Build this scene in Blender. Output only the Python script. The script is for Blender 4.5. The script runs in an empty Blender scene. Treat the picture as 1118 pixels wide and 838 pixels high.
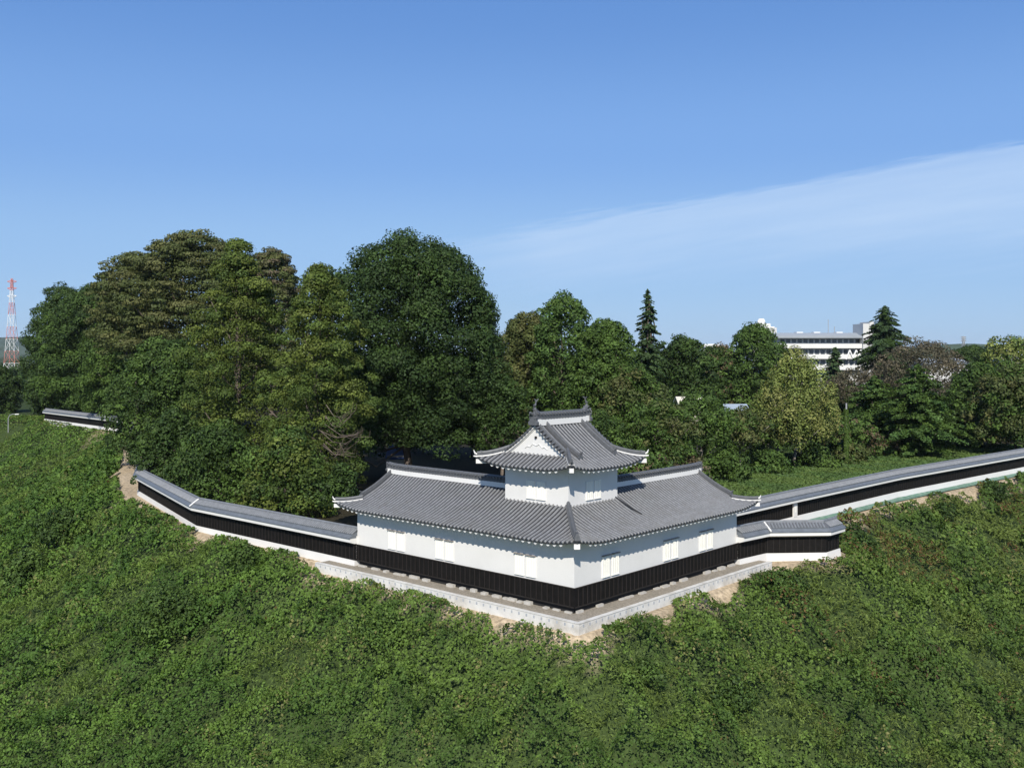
import bpy, math, random
import numpy as np
rng = np.random.default_rng(7)
random.seed(7)
scene = bpy.context.scene
COL = scene.collection
R = math.radians

# ------------------------------------------------------------------ camera, sky, sun, exposure
F, CX, HY, CZ = 1090.0, 559.0, 385.0, 15.84
cam = bpy.data.cameras.new('camera'); co = bpy.data.objects.new('camera', cam); COL.objects.link(co)
co.location = (0, 0, CZ); co.rotation_euler = (R(90), 0, 0)
cam.sensor_width = 36; cam.lens = 36 * F / 1118; cam.shift_y = -(419 - HY) / 1118
cam.clip_start = 0.5; cam.clip_end = 30000
scene.camera = co

world = bpy.data.worlds.new('World'); scene.world = world; world.use_nodes = True
nt = world.node_tree; nt.nodes.clear()
def wn(t, **k):
    n = nt.nodes.new(t)
    for a, b in k.items(): setattr(n, a, b)
    return n
SUN_EL = 37.0
sky = wn('ShaderNodeTexSky', sky_type='NISHITA', sun_disc=False)
sky.sun_elevation = R(SUN_EL); sky.sun_rotation = R(184.5)
sky.altitude = 0; sky.air_density = 1.0; sky.dust_density = 0.3; sky.ozone_density = 3.0
bg = wn('ShaderNodeBackground'); bg.inputs['Strength'].default_value = 0.105
out = wn('ShaderNodeOutputWorld')
L = nt.links.new
def wm(op, a, b=None, c=None, clamp=False):
    n = wn('ShaderNodeMath', operation=op); n.use_clamp = clamp
    for i, v in enumerate((a, b, c)):
        if v is None: continue
        if isinstance(v, (int, float)): n.inputs[i].default_value = v
        else: L(v, n.inputs[i])
    return n.outputs[0]
tc = wn('ShaderNodeTexCoord'); sp = wn('ShaderNodeSeparateXYZ'); L(tc.outputs['Generated'], sp.inputs[0])
yy = wm('MAXIMUM', sp.outputs['Y'], 0.05)
ca = wm('DIVIDE', sp.outputs['X'], yy); cb = wm('DIVIDE', sp.outputs['Z'], yy)
cmb = wn('ShaderNodeCombineXYZ'); L(wm('MULTIPLY', ca, 2.2), cmb.inputs[0])
L(wm('SUBTRACT', wm('MULTIPLY', cb, 26.0), wm('MULTIPLY', ca, 4.2)), cmb.inputs[1])
nz = wn('ShaderNodeTexNoise'); nz.inputs['Scale'].default_value = 1.6; nz.inputs['Detail'].default_value = 7; nz.inputs['Roughness'].default_value = 0.55
L(cmb.outputs[0], nz.inputs['Vector'])
nv = nz.outputs['Fac']
cb2 = wm('ADD', cb, wm('MULTIPLY', wm('SUBTRACT', nv, 0.5), 0.042))
nzb = wn('ShaderNodeTexNoise'); nzb.inputs['Scale'].default_value = 9; nzb.inputs['Detail'].default_value = 6; L(cmb.outputs[0], nzb.inputs['Vector'])
cb2 = wm('ADD', cb2, wm('MULTIPLY', wm('SUBTRACT', nzb.outputs['Fac'], 0.5), 0.022))
a7 = wm('ADD', ca, 0.10)
top = wm('ADD', 0.108, wm('MULTIPLY', a7, 0.175))
upf = wm('DIVIDE', wm('SUBTRACT', top, cb2), 0.011, clamp=True)
low = wm('ADD', 0.045, wm('MULTIPLY', a7, 0.055))
lof = wm('DIVIDE', wm('SUBTRACT', cb2, low), wm('ADD', 0.050, wm('MULTIPLY', a7, 0.03)), clamp=True)
lef = wm('DIVIDE', a7, 0.14, clamp=True)
mask = wm('MULTIPLY', wm('MULTIPLY', upf, lof), lef)
mask = wm('MULTIPLY', mask, wm('ADD', 0.18, wm('MULTIPLY', nv, 0.80)), clamp=True)
tint = wn('ShaderNodeMixRGB', blend_type='MULTIPLY'); tint.inputs['Fac'].default_value = 1.0
tint.inputs['Color2'].default_value = (0.93, 0.98, 1.13, 1)
L(sky.outputs[0], tint.inputs['Color1'])
mx = wn('ShaderNodeMixRGB'); L(mask, mx.inputs['Fac']); el = wn('ShaderNodeValToRGB'); cr = el.color_ramp; cr.interpolation = 'EASE'
for i_, (p_, c_) in enumerate(((0.0, (.325,.53,.81)), (.10, (.285,.49,.81)), (.20, (.195,.39,.78)), (.34, (.122,.288,.67)), (.7, (.15,.24,.46)))):
    e_ = cr.elements[i_] if i_ < 2 else cr.elements.new(p_)
    e_.position = p_; e_.color = (*c_, 1)
L(sp.outputs['Z'], el.inputs[0])
sc_ = wn('ShaderNodeVectorMath', operation='SCALE'); L(el.outputs[0], sc_.inputs[0]); sc_.inputs['Scale'].default_value = 1/0.105*.95
ms = wn('ShaderNodeMixRGB'); ms.inputs['Fac'].default_value = .85; L(tint.outputs[0], ms.inputs['Color1']); L(sc_.outputs[0], ms.inputs['Color2'])
L(ms.outputs[0], mx.inputs['Color1'])
mx.inputs['Color2'].default_value = (4.7, 6.2, 8.4, 1)
L(mx.outputs[0], bg.inputs['Color']); L(bg.outputs[0], out.inputs['Surface'])

sun = bpy.data.lights.new('sun', 'SUN'); sun.energy = 5.0; sun.angle = R(0.5); sun.color = (1.0, 0.945, 0.85)
so = bpy.data.objects.new('sun', sun); COL.objects.link(so)
so.rotation_euler = (R(90 - SUN_EL), 0, R(-4.5))
scene.view_settings.view_transform = 'Standard'; scene.view_settings.look = 'None'
scene.view_settings.exposure = 0.12; scene.view_settings.gamma = 1.0
scene.view_settings.use_curve_mapping = False

# ------------------------------------------------------------------ helpers
def at(px, py, Y): return np.array([(px - CX) / F * Y, Y, CZ - (py - HY) / F * Y])
def tag(o, label=None, cat=None, group=None, kind=None):
    if label: o['label'] = label
    if cat: o['category'] = cat
    if group: o['group'] = group
    if kind: o['kind'] = kind
    return o
def thing(name, label, cat, loc, group=None):
    o = bpy.data.objects.new(name, None); COL.objects.link(o); o.location = tuple(loc); o.empty_display_size = 0.5
    return tag(o, label, cat, group)
def world_loc(o):
    v = np.array(o.location, dtype=float)
    while o.parent: o = o.parent; v = v + np.array(o.location)
    return v
def link_mesh(me, name, mat, parent):
    o = bpy.data.objects.new(name, me); COL.objects.link(o)
    if mat: me.materials.append(mat)
    if parent: o.parent = parent
    return o
class MB:
    def __init__(s, xf=None): s.v = []; s.f = []; s.xf = xf; s.cuts = []
    def cut(s): s.cuts.append((len(s.v), len(s.f)))
    def add(s, vs, fs):
        b = len(s.v)
        s.v += [tuple(map(float, p)) for p in vs]; s.f += [tuple(b + i for i in f) for f in fs]
    def grid(s, pts):                       # pts[n][m] points
        n, m = len(pts), len(pts[0]); b = len(s.v)
        for r_ in pts: s.v += [tuple(map(float, p)) for p in r_]
        for i in range(n - 1):
            for j in range(m - 1):
                s.f.append((b + i*m + j, b + i*m + j+1, b + (i+1)*m + j+1, b + (i+1)*m + j))
    def box(s, x0, x1, y0, y1, z0, z1):
        s.add([(x0,y0,z0),(x1,y0,z0),(x1,y1,z0),(x0,y1,z0),(x0,y0,z1),(x1,y0,z1),(x1,y1,z1),(x0,y1,z1)],
              [(0,3,2,1),(4,5,6,7),(0,1,5,4),(1,2,6,5),(2,3,7,6),(3,0,4,7)])
    def obox(s, c, ax, ay, az):             # centre, three half-vectors
        c, ax, ay, az = map(np.array, (c, ax, ay, az)); vs = []
        for k in (-1, 1):
            for (i, j) in ((-1,-1),(1,-1),(1,1),(-1,1)): vs.append(c + i*ax + j*ay + k*az)
        s.add(vs, [(0,3,2,1),(4,5,6,7),(0,1,5,4),(1,2,6,5),(2,3,7,6),(3,0,4,7)])
    def tube(s, pts, rad, n=6, cap=True):
        pts = [np.array(p, float) for p in pts]
        if isinstance(rad, (int, float)): rad = [rad] * len(pts)
        rings = []
        for i, p in enumerate(pts):
            d = pts[min(i+1, len(pts)-1)] - pts[max(i-1, 0)]; d = d / (np.linalg.norm(d) + 1e-9)
            a = np.cross(d, (0,0,1)); 
            if np.linalg.norm(a) < 1e-3: a = np.array((1.,0,0))
            a /= np.linalg.norm(a); b = np.cross(a, d)
            rings.append([p + rad[i]*(math.cos(2*math.pi*k/n)*a + math.sin(2*math.pi*k/n)*b) for k in range(n)])
        b0 = len(s.v)
        for r_ in rings: s.v += [tuple(p) for p in r_]
        for i in range(len(pts)-1):
            for k in range(n):
                s.f.append((b0+i*n+k, b0+i*n+(k+1)%n, b0+(i+1)*n+(k+1)%n, b0+(i+1)*n+k))
        if cap:
            s.f.append(tuple(b0 + k for k in range(n))[::-1]); s.f.append(tuple(b0+(len(pts)-1)*n+k for k in range(n)))
    def sweep(s, pts, prof, closed=False):
        """horizontal mitred sweep; prof = closed loop of (side, z); z is added to the path's z"""
        P = [np.array(p, float) for p in pts]; rings = []
        for i, p in enumerate(P):
            d0 = (P[i]-P[i-1]) if i > 0 else (P[1]-P[0]); d1 = (P[i+1]-P[i]) if i < len(P)-1 else d0
            if i == 0: d0 = d1
            n0 = np.array((d0[1], -d0[0], 0)); n0 /= np.linalg.norm(n0)
            n1 = np.array((d1[1], -d1[0], 0)); n1 /= np.linalg.norm(n1)
            m = n0 + n1; m /= np.linalg.norm(m); m = m / max(0.35, m.dot(n0))
            rings.append([p + m*a + np.array((0,0,z)) for a, z in prof])
        n = len(prof); b0 = len(s.v)
        for r_ in rings: s.v += [tuple(q) for q in r_]
        for i in range(len(P)-1):
            for k in range(n): s.f.append((b0+i*n+k, b0+i*n+(k+1)%n, b0+(i+1)*n+(k+1)%n, b0+(i+1)*n+k))
        s.f.append(tuple(b0+k for k in range(n))[::-1]); s.f.append(tuple(b0+(len(P)-1)*n+k for k in range(n)))
    def prism(s, poly, z0, z1):
        n = len(poly); b = len(s.v)
        s.v += [(float(x), float(y), z0) for x, y in poly] + [(float(x), float(y), z1) for x, y in poly]
        s.f.append(tuple(range(b, b+n))[::-1]); s.f.append(tuple(range(b+n, b+2*n)))
        for k in range(n): s.f.append((b+k, b+(k+1)%n, b+n+(k+1)%n, b+n+k))
    def build_split(s, name, mat, parent=None):
        C = s.cuts+[(len(s.v), len(s.f))]
        for (v0, f0), (v1, f1) in zip(C[:-1], C[1:]):
            if f1 <= f0: continue
            q = MB(s.xf); q.v = s.v[v0:v1]; q.f = [tuple(i-v0 for i in f) for f in s.f[f0:f1]]; q.build(name, mat, parent)
    def build(s, name, mat, parent=None, smooth=False, recalc=True):
        V = np.array(s.v, dtype=float).reshape(-1, 3)
        if s.xf is not None: V = s.xf(V)
        if parent is not None: V = V - world_loc(parent)
        me = bpy.data.meshes.new(name); me.from_pydata(V.tolist(), [], s.f); me.update()
        if recalc:
            import bmesh
            bm = bmesh.new(); bm.from_mesh(me); bmesh.ops.recalc_face_normals(bm, faces=bm.faces); bm.to_mesh(me); bm.free()
        if smooth: me.polygons.foreach_set('use_smooth', [True]*len(me.polygons))
        return link_mesh(me, name, mat, parent)
def quads_mesh(name, V, col, mat, parent=None, smooth=False, quads=None):
    """V (n,4,3) loose quads, or V (n,3) with quads (m,4)"""
    me = bpy.data.meshes.new(name)
    if quads is None:
        n = len(V); vv = V.reshape(-1, 3); idx = np.arange(n*4, dtype=np.int32); nq = n
    else: vv = V; idx = quads.reshape(-1).astype(np.int32); nq = len(quads)
    if parent is not None: vv = vv - world_loc(parent)
    me.vertices.add(len(vv)); me.vertices.foreach_set('co', vv.astype(np.float32).ravel())
    me.loops.add(nq*4); me.loops.foreach_set('vertex_index', idx)
    me.polygons.add(nq); me.polygons.foreach_set('loop_start', np.arange(nq, dtype=np.int32)*4)
    if smooth: me.polygons.foreach_set('use_smooth', np.ones(nq, dtype=bool))
    me.update(calc_edges=True)
    if col is not None:
        a = me.attributes.new('leafcol', 'FLOAT_COLOR', 'POINT')
        c = np.ones((len(vv), 4), np.float32)
        c[:, :3] = np.repeat(col, 4, axis=0) if quads is None else col
        a.data.foreach_set('color', c.ravel())
    return link_mesh(me, name, mat, parent)
_lat = np.random.default_rng(3).random((512, 512))
def vnoise(x, y, sc=1.0, seed=0):
    x = np.asarray(x)/sc + seed*37.3 + 5000; y = np.asarray(y)/sc + seed*91.7 + 5000
    xi = np.floor(x).astype(int); yi = np.floor(y).astype(int); fx = x-xi; fy = y-yi
    fx = fx*fx*(3-2*fx); fy = fy*fy*(3-2*fy); g = lambda a, b: _lat[a % 512, b % 512]
    return (g(xi,yi)*(1-fx)+g(xi+1,yi)*fx)*(1-fy) + (g(xi,yi+1)*(1-fx)+g(xi+1,yi+1)*fx)*fy
def fbm(x, y, sc, seed=0, o=4):
    t = 0; a = 1; w = 0
    for k in range(o): t = t + a*vnoise(x, y, sc/2**k, seed+k); w += a; a *= .5
    return t/w

# ------------------------------------------------------------------ materials
def mat(name, col, rough=0.8, var=0.12, scale=2.0, bump=0.0, bscale=None, spec=0.3, metallic=0.0, dirt=None, dscale=0.4, damt=0.5):
    m = bpy.data.materials.new(name); m.use_nodes = True; t = m.node_tree; b = t.nodes['Principled BSDF']
    b.inputs['Roughness'].default_value = rough; b.inputs['Specular IOR Level'].default_value = spec; b.inputs['Metallic'].default_value = metallic
    g = t.nodes.new('ShaderNodeNewGeometry')
    n = t.nodes.new('ShaderNodeTexNoise'); n.inputs['Scale'].default_value = scale; n.inputs['Detail'].default_value = 6
    t.links.new(g.outputs['Position'], n.inputs['Vector'])
    r_ = t.nodes.new('ShaderNodeValToRGB'); r_.color_ramp.elements[0].position = .25; r_.color_ramp.elements[1].position = .75
    c = np.array(col)
    r_.color_ramp.elements[0].color = (*(c*(1-var)), 1); r_.color_ramp.elements[1].color = (*np.minimum(c*(1+var), 1), 1)
    t.links.new(n.outputs['Fac'], r_.inputs[0]); o = r_.outputs[0]
    if dirt is not None:
        n2 = t.nodes.new('ShaderNodeTexNoise'); n2.inputs['Scale'].default_value = dscale; n2.inputs['Detail'].default_value = 8; n2.inputs['Roughness'].default_value = .65
        t.links.new(g.outputs['Position'], n2.inputs['Vector'])
        r2 = t.nodes.new('ShaderNodeValToRGB'); r2.color_ramp.elements[0].position = .48; r2.color_ramp.elements[1].position = .68
        r2.color_ramp.elements[1].color = (damt, damt, damt, 1)
        t.links.new(n2.outputs['Fac'], r2.inputs[0])
        mxx = t.nodes.new('ShaderNodeMixRGB'); t.links.new(r2.outputs[0], mxx.inputs['Fac']); t.links.new(o, mxx.inputs['Color1'])
        mxx.inputs['Color2'].default_value = (*dirt, 1); o = mxx.outputs[0]
    t.links.new(o, b.inputs['Base Color'])
    if bump:
        n3 = t.nodes.new('ShaderNodeTexNoise'); n3.inputs['Scale'].default_value = bscale or scale*4; n3.inputs['Detail'].default_value = 4
        t.links.new(g.outputs['Position'], n3.inputs['Vector'])
        bp = t.nodes.new('ShaderNodeBump'); bp.inputs['Strength'].default_value = bump; bp.inputs['Distance'].default_value = .05
        t.links.new(n3.outputs['Fac'], bp.inputs['Height']); t.links.new(bp.outputs[0], b.inputs['Normal'])
    return m
M = dict(
    plaster=mat('plaster', (.70,.69,.665), .85, .025, 1.2, dirt=(.60,.59,.565), dscale=.6, damt=.45),
    cream=mat('cream_shutter', (.84,.82,.745), .7, .02),
    hood=mat('window_hood', (.25,.23,.21), .6),
    boards=mat('black_boards', (.008,.007,.0065), .7, .35, 3.0, spec=.15),
    boardline=mat('black_batten', (.022,.019,.017), .6, .2, 3.0, spec=.2),
    ridge=mat('ridge_tile', (.105,.11,.118), .5, .2, 5.0, spec=.35),
    tile=mat('roof_tile', (.185,.19,.20), .5, .22, 5.0, spec=.4, dirt=(.15,.15,.15), dscale=.9, damt=.8),
    pan=mat('pan_tile', (.034,.036,.040), .6, .25, 4.0, spec=.3),  # far darker than the round tiles: shadow contrast between rows put into the colour
    walltile=mat('wall_tile', (.18,.19,.205), .5, .2, 3.0, spec=.4),
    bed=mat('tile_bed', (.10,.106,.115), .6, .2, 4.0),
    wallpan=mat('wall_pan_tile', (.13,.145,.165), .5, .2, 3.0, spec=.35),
    concrete=mat('concrete', (.64,.63,.60), .9, .1, 1.5, bump=.3, dirt=(.36,.33,.28), dscale=.8, damt=.6),
    mark=mat('form_tie_mark', (.38,.40,.43), .9),
    gravel=mat('gravel', (.30,.265,.215), .95, .35, 9.0, bump=.6, bscale=20, dirt=(.22,.20,.16), dscale=.7, damt=.5),
    stone=mat('footing_stone', (.46,.44,.40), .9, .15, 3, bump=.4),
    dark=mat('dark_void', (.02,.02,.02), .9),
    bark=mat('bark', (.13,.105,.085), .95, .3, 3.0, bump=.6, bscale=8),
    palebark=mat('pale_bark', (.30,.27,.23), .9, .3, 3.0, bump=.5, bscale=8),
    net=mat('green_net', (.12,.22,.165), .75, .25, 2.5, dirt=(.30,.36,.30), dscale=1.5, damt=.7),
    white=mat('white_paint', (.78,.78,.76), .6, .03),
    bwhite=mat('balcony_white', (.66,.66,.63), .7, .05, .3),
    red=mat('red_paint', (.62,.22,.18), .6, .05),
    steel=mat('grey_steel', (.35,.36,.37), .45, .08, metallic=.3),
    glass=mat('dark_glass', (.05,.06,.07), .12, .1, spec=.6),
    bwall=mat('building_wall', (.56,.56,.54), .8, .05, .2),
    broof=mat('building_roof', (.30,.33,.36), .6, .08, .3),
    houseroof=mat('house_roof', (.33,.39,.46), .5, .1, .6),
    housewall=mat('house_wall', (.66,.62,.52), .8, .06, .5),
    tan=mat('tan_wall', (.55,.45,.30), .8, .08, .5),
    blue=mat('blue_sheet', (.06,.11,.30), .45, .15, .8),
)
def foliage_mat():
    m = bpy.data.materials.new('foliage'); m.use_nodes = True; t = m.node_tree; t.nodes.clear()
    o = t.nodes.new('ShaderNodeOutputMaterial'); b = t.nodes.new('ShaderNodeBsdfPrincipled'); tr = t.nodes.new('ShaderNodeBsdfTranslucent')
    at_ = t.nodes.new('ShaderNodeAttribute'); at_.attribute_name = 'leafcol'
    g = t.nodes.new('ShaderNodeNewGeometry'); n = t.nodes.new('ShaderNodeTexNoise'); n.inputs['Scale'].default_value = .9; n.inputs['Detail'].default_value = 3
    t.links.new(g.outputs['Position'], n.inputs['Vector'])
    mr = t.nodes.new('ShaderNodeMapRange'); mr.inputs['From Min'].default_value = .3; mr.inputs['From Max'].default_value = .7
    mr.inputs['To Min'].default_value = .82; mr.inputs['To Max'].default_value = 1.18; t.links.new(n.outputs['Fac'], mr.inputs['Value'])
    v = t.nodes.new('ShaderNodeVectorMath'); v.operation = 'SCALE'; t.links.new(at_.outputs['Color'], v.inputs[0]); t.links.new(mr.outputs[0], v.inputs['Scale'])
    t.links.new(v.outputs[0], b.inputs['Base Color']); b.inputs['Roughness'].default_value = .55; b.inputs['Specular IOR Level'].default_value = .13
    v2 = t.nodes.new('ShaderNodeVectorMath'); v2.operation = 'MULTIPLY'; t.links.new(v.outputs[0], v2.inputs[0]); v2.inputs[1].default_value = (1.3, 1.5, .6)
    t.links.new(v2.outputs[0], tr.inputs['Color'])
    mxs = t.nodes.new('ShaderNodeMixShader'); mxs.inputs[0].default_value = .12
    t.links.new(b.outputs[0], mxs.inputs[1]); t.links.new(tr.outputs[0], mxs.inputs[2]); t.links.new(mxs.outputs[0], o.inputs['Surface'])
    return m
M['foliage'] = foliage_mat()

# ------------------------------------------------------------------ terrain
P0 = np.array([3.87, 62.0]); U = np.array([-.7396, .6730]); V_ = np.array([.6730, .7396])
def xf(A):                                   # turret frame (u, v, z) -> world
    A = np.asarray(A, float).reshape(-1, 3)
    xy = P0 + A[:, :1]*U + A[:, 1:2]*V_
    return np.concatenate([xy, A[:, 2:3]], 1)
def uv(u, v): return P0 + u*U + v*V_
LU, LV, WW, OV = 21.2, 19.9, 7.2, 1.2
C0 = uv(-1.72, -1.72); CL = C0 + 25.9*U; CR = C0 + 24.0*V_
WL = [uv(LU, 0.15), uv(44.2, .15), np.array([-42.7, 115.]), np.array([-47., 128.])]
WF = [np.array([-68., 178.]), np.array([-78.6, 205.]), np.array([-112., 240.])]
WJ = [uv(.15, LV), np.array([19.95, 79.3]), np.array([24.8, 79.6]), np.array([26.3, 81.2])]
WR = [np.array([17., 86.3]), np.array([27.6, 97.5]), np.array([43.6, 114.]), np.array([71.6, 139.6]), np.array([102., 166.])]
EDGE = np.array([(-500, 330), (-170, 250), (-114, 238.5), (-80, 203.5), (-50, 130), (-43.9, 114.3), tuple(uv(44.4, -.45)), tuple(uv(25.0, -.5)),
                 tuple(CL + .1*V_), tuple(C0 - .05*(U+V_)), tuple(CR - .1*U), (20.6, 78.3), (25.1, 78.7), (27.2, 81.0), (26.5, 90), (28.6, 96.8), (44.4, 113.0), (72.3, 138.3), (103., 165.), (600, 600)])
ZE = np.array([-.6, -.6, -.6, -.6, -.6, -.5, -.45, -.62, -1.0, -1.02, -.95, -.62, -.6, -.6, -.75, -.85, -.85, -.85, -.85, -.85])
def edge_field(x, y):
    x = np.asarray(x, float); y = np.asarray(y, float)
    best = np.full(x.shape, 1e9); ze = np.zeros(x.shape)
    for i in range(len(EDGE)-1):
        a, b = EDGE[i], EDGE[i+1]; d = b-a; t = np.clip(((x-a[0])*d[0] + (y-a[1])*d[1])/(d@d), 0, 1)
        q = np.hypot(x-(a[0]+t*d[0]), y-(a[1]+t*d[1])); m = q < best
        best = np.where(m, q, best); ze = np.where(m, ZE[i]+t*(ZE[i+1]-ZE[i]), ze)
    poly = np.vstack([EDGE, [(90000, 90000), (-90000, 90000)]])
    poly[0] = (-90000, 330); poly = np.vstack([[(-90000, 330)], EDGE, [(90000, 600), (90000, 90000), (-90000, 90000)]])
    ins = np.zeros(x.shape, bool); n = len(poly)
    for i in range(n):
        a, b = poly[i], poly[(i+1) % n]
        if a[1] == b[1]: continue
        c = ((a[1] > y) != (b[1] > y)) & (x < (b[0]-a[0])*(y-a[1])/(b[1]-a[1])+a[0]); ins ^= c
    return np.where(ins, -best, best), ze
def height(x, y):
    d, ze = edge_field(x, y)
    pos = np.maximum(d-.45, 0)
    z = ze - 17*(1-np.exp(-pos*.62/17)) - .10*np.minimum(pos, 60)
    k = np.clip(pos/5, 0, 1)
    z = z + k*((fbm(x, y, 11, 1)-.5)*2.2 + (fbm(x, y, 3.6, 5)-.5)*1.3)
    ramp = np.clip((-d-.8)/2, 0, 1)
    zi = ze + (-.42-ze)*ramp + np.clip((-d-6)/20, 0, 1)*(fbm(x, y, 25, 9)-.5)*.8
    return np.where(d > 0, z, zi)
def bare(X, Y):
    l = .08+np.clip(fbm(X, Y, 2.6, 44, 3)-.47, 0, 1)*4.5*np.where((X < -24) & (X > -60), 1.6, 1.0)+.9*np.exp(-((X-4)/4)**2-((Y-58)/4)**2)
    l = l+1.1*np.exp(-((Y-130)/20)**2)*(X < -38)+3.6*((X > 27) & (Y > 92))*np.clip(fbm(X, Y, 4, 47, 3)-.12, 0, 1)
    return np.where(X < -72, .1, l)
def grow(a, lim, r_=1.25):
    s, o, p = a*.02 if a > 0 else 1, [], a; st = 1.0
    while p < lim: st *= r_; p += st; o.append(p)
    return np.array(o)
gx = np.concatenate([-grow(95, 9000)[::-1], np.arange(-95, 95.1, .75), grow(95, 9000)])
gy = np.concatenate([-grow(0, 400)[::-1], np.arange(0, 36, 2.), np.arange(36, 170, .75), grow(170, 12000)])
GX, GY = np.meshgrid(gx, gy); GZ = height(GX, GY)
GD, _ = edge_field(GX, GY)
nV = np.stack([GX.ravel(), GY.ravel(), GZ.ravel()], 1)
nx, ny = len(gx), len(gy)
ii = (np.arange(ny-1)[:, None]*nx + np.arange(nx-1)[None]).ravel()
quads = np.stack([ii, ii+1, ii+nx+1, ii+nx], 1)
sand = np.clip((bare(GX, GY)+.7-np.maximum(GD, 0))/.7, 0, 1)*(GD > -2.5)*(GX > -95)
grass = (GD < -.5) & (GX > 12) & (GY < 175)
n1 = fbm(GX, GY, 5, 20)[..., None]
cs = np.array([.44, .35, .24])*(.8+.4*n1); cgv = np.array([.048, .072, .022])*(.7+.6*n1); cf = np.array([.034, .030, .018])*(.7+.6*n1); cgr = np.array([.065, .095, .030])*(.7+.6*n1)  # cf: leaf litter, with the shade under the trees darkened into its colour
gc = np.where((GD > 0)[..., None], cgv, cf); gc = np.where(grass[..., None], cgr, gc); gc = np.where((GY > 330)[..., None] | (GX < -125)[..., None], cgv*.8, gc)
sm = (sand*.95)[..., None]; gc = gc*(1-sm) + cs*sm
def ground_mat():
    m = bpy.data.materials.new('ground'); m.use_nodes = True; t = m.node_tree; b = t.nodes['Principled BSDF']; b.inputs['Roughness'].default_value = .95
    b.inputs['Specular IOR Level'].default_value = .1
    a = t.nodes.new('ShaderNodeAttribute'); a.attribute_name = 'leafcol'; g = t.nodes.new('ShaderNodeNewGeometry')
    n = t.nodes.new('ShaderNodeTexNoise'); n.inputs['Scale'].default_value = 3; n.inputs['Detail'].default_value = 8; t.links.new(g.outputs['Position'], n.inputs['Vector'])
    mr = t.nodes.new('ShaderNodeMapRange'); mr.inputs['From Min'].default_value = .3; mr.inputs['From Max'].default_value = .7; mr.inputs['To Min'].default_value = .6; mr.inputs['To Max'].default_value = 1.4
    t.links.new(n.outputs['Fac'], mr.inputs['Value']); v = t.nodes.new('ShaderNodeVectorMath'); v.operation = 'SCALE'
    t.links.new(a.outputs['Color'], v.inputs[0]); t.links.new(mr.outputs[0], v.inputs['Scale']); t.links.new(v.outputs[0], b.inputs['Base Color'])
    bp = t.nodes.new('ShaderNodeBump'); bp.inputs['Strength'].default_value = .7; bp.inputs['Distance'].default_value = .15
    t.links.new(n.outputs['Fac'], bp.inputs['Height']); t.links.new(bp.outputs[0], b.inputs['Normal'])
    return m
tag(quads_mesh('ground', nV, gc.reshape(-1, 3), ground_mat(), None, True, quads), kind='structure')

# far hills, built as real ridges kilometres away
def hill(x0, x1, y0, dep, h, seed):
    n, m = 60, 10; P = []
    for j in range(m+1):
        row = []
        for i in range(n+1):
            a = i/n; b = j/m; x = x0+(x1-x0)*a; y = y0+dep*b
            z = h*math.sin(math.pi*b)**.8*(math.sin(math.pi*a)**.6)*(.55+.9*float(fbm(x, y, 420, seed))) - 3
            row.append((x, y, z))
        P.append(row)
    mb = MB(); mb.grid(P); return mb
tag(hill(-4600, -1150, 3400, 1500, 95, 2).build('hills', mat('hill_wood', (.05,.075,.045), .95, .3, .02), None, True), kind='structure')
tag(hill(950, 1900, 2500, 500, 42, 4).build('hills', mat('hill_wood_near', (.05,.08,.04), .95, .3, .02), None, True), kind='structure')

# ------------------------------------------------------------------ turret
turret = thing('corner_turret', 'white plastered castle turret with grey tiled L-shaped wings and a small upper storey', 'turret', (*uv(3, 3), 0))
def off(poly, d):                            # L outline (u,v) grown by d
    return [(-d,-d),(LU+d,-d),(LU+d,WW+d),(WW+d,WW+d),(WW+d,LV+d),(-d,LV+d)]
Lp = off(None, 0)
m = MB(xf); m.prism(Lp, 1.15, 4.28); m.build('wall', M['plaster'], turret)
m = MB(xf); m.prism(off(None, .09), -.02, 1.2); brd = m.build('board_cladding', M['boards'], turret)
m = MB(xf)
for z0, z1, d in ((1.2, 1.27, .15), (.0, .08, .13)):
    for (a, b) in (((-d, -d), (LU+d, -d+.06)), ((-d, -d), (-d+.06, LV+d))): m.box(a[0], b[0], a[1], b[1], z0, z1)
for k in np.arange(.25, LU, .46): m.box(k, k+.045, -.13, -.09, .08, 1.2)
for k in np.arange(.25, LV, .46): m.box(-.13, -.09, k, k+.045, .08, 1.2)
m.build('batten', M['boardline'], brd)
m = MB(xf); m.prism(off(None, -.12), -.9, .02); m.build('shadow_gap', M['dark'], turret)  # near-black base block, coloured to stand in for the shadow gap under the boards
m = MB(xf)
k = .2
while k < LU-.3:
    w = random.uniform(.3, .9); h = random.uniform(.02, .14)
    if random.random() < .75: m.cut(); m.box(k, k+w, -.12-random.uniform(0,.16), .05, -.5, -.31+h)
    k += w + random.uniform(.05, .8)
k = .2
while k < LV-.3:
    w = random.uniform(.3, .9); h = random.uniform(.02, .14)
    if random.random() < .75: m.cut(); m.box(-.12-random.uniform(0,.16), .05, k, k+w, -.5, -.31+h)
    k += w + random.uniform(.05, .8)
m.build_split('footing_stone', M['stone'], turret)

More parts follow.
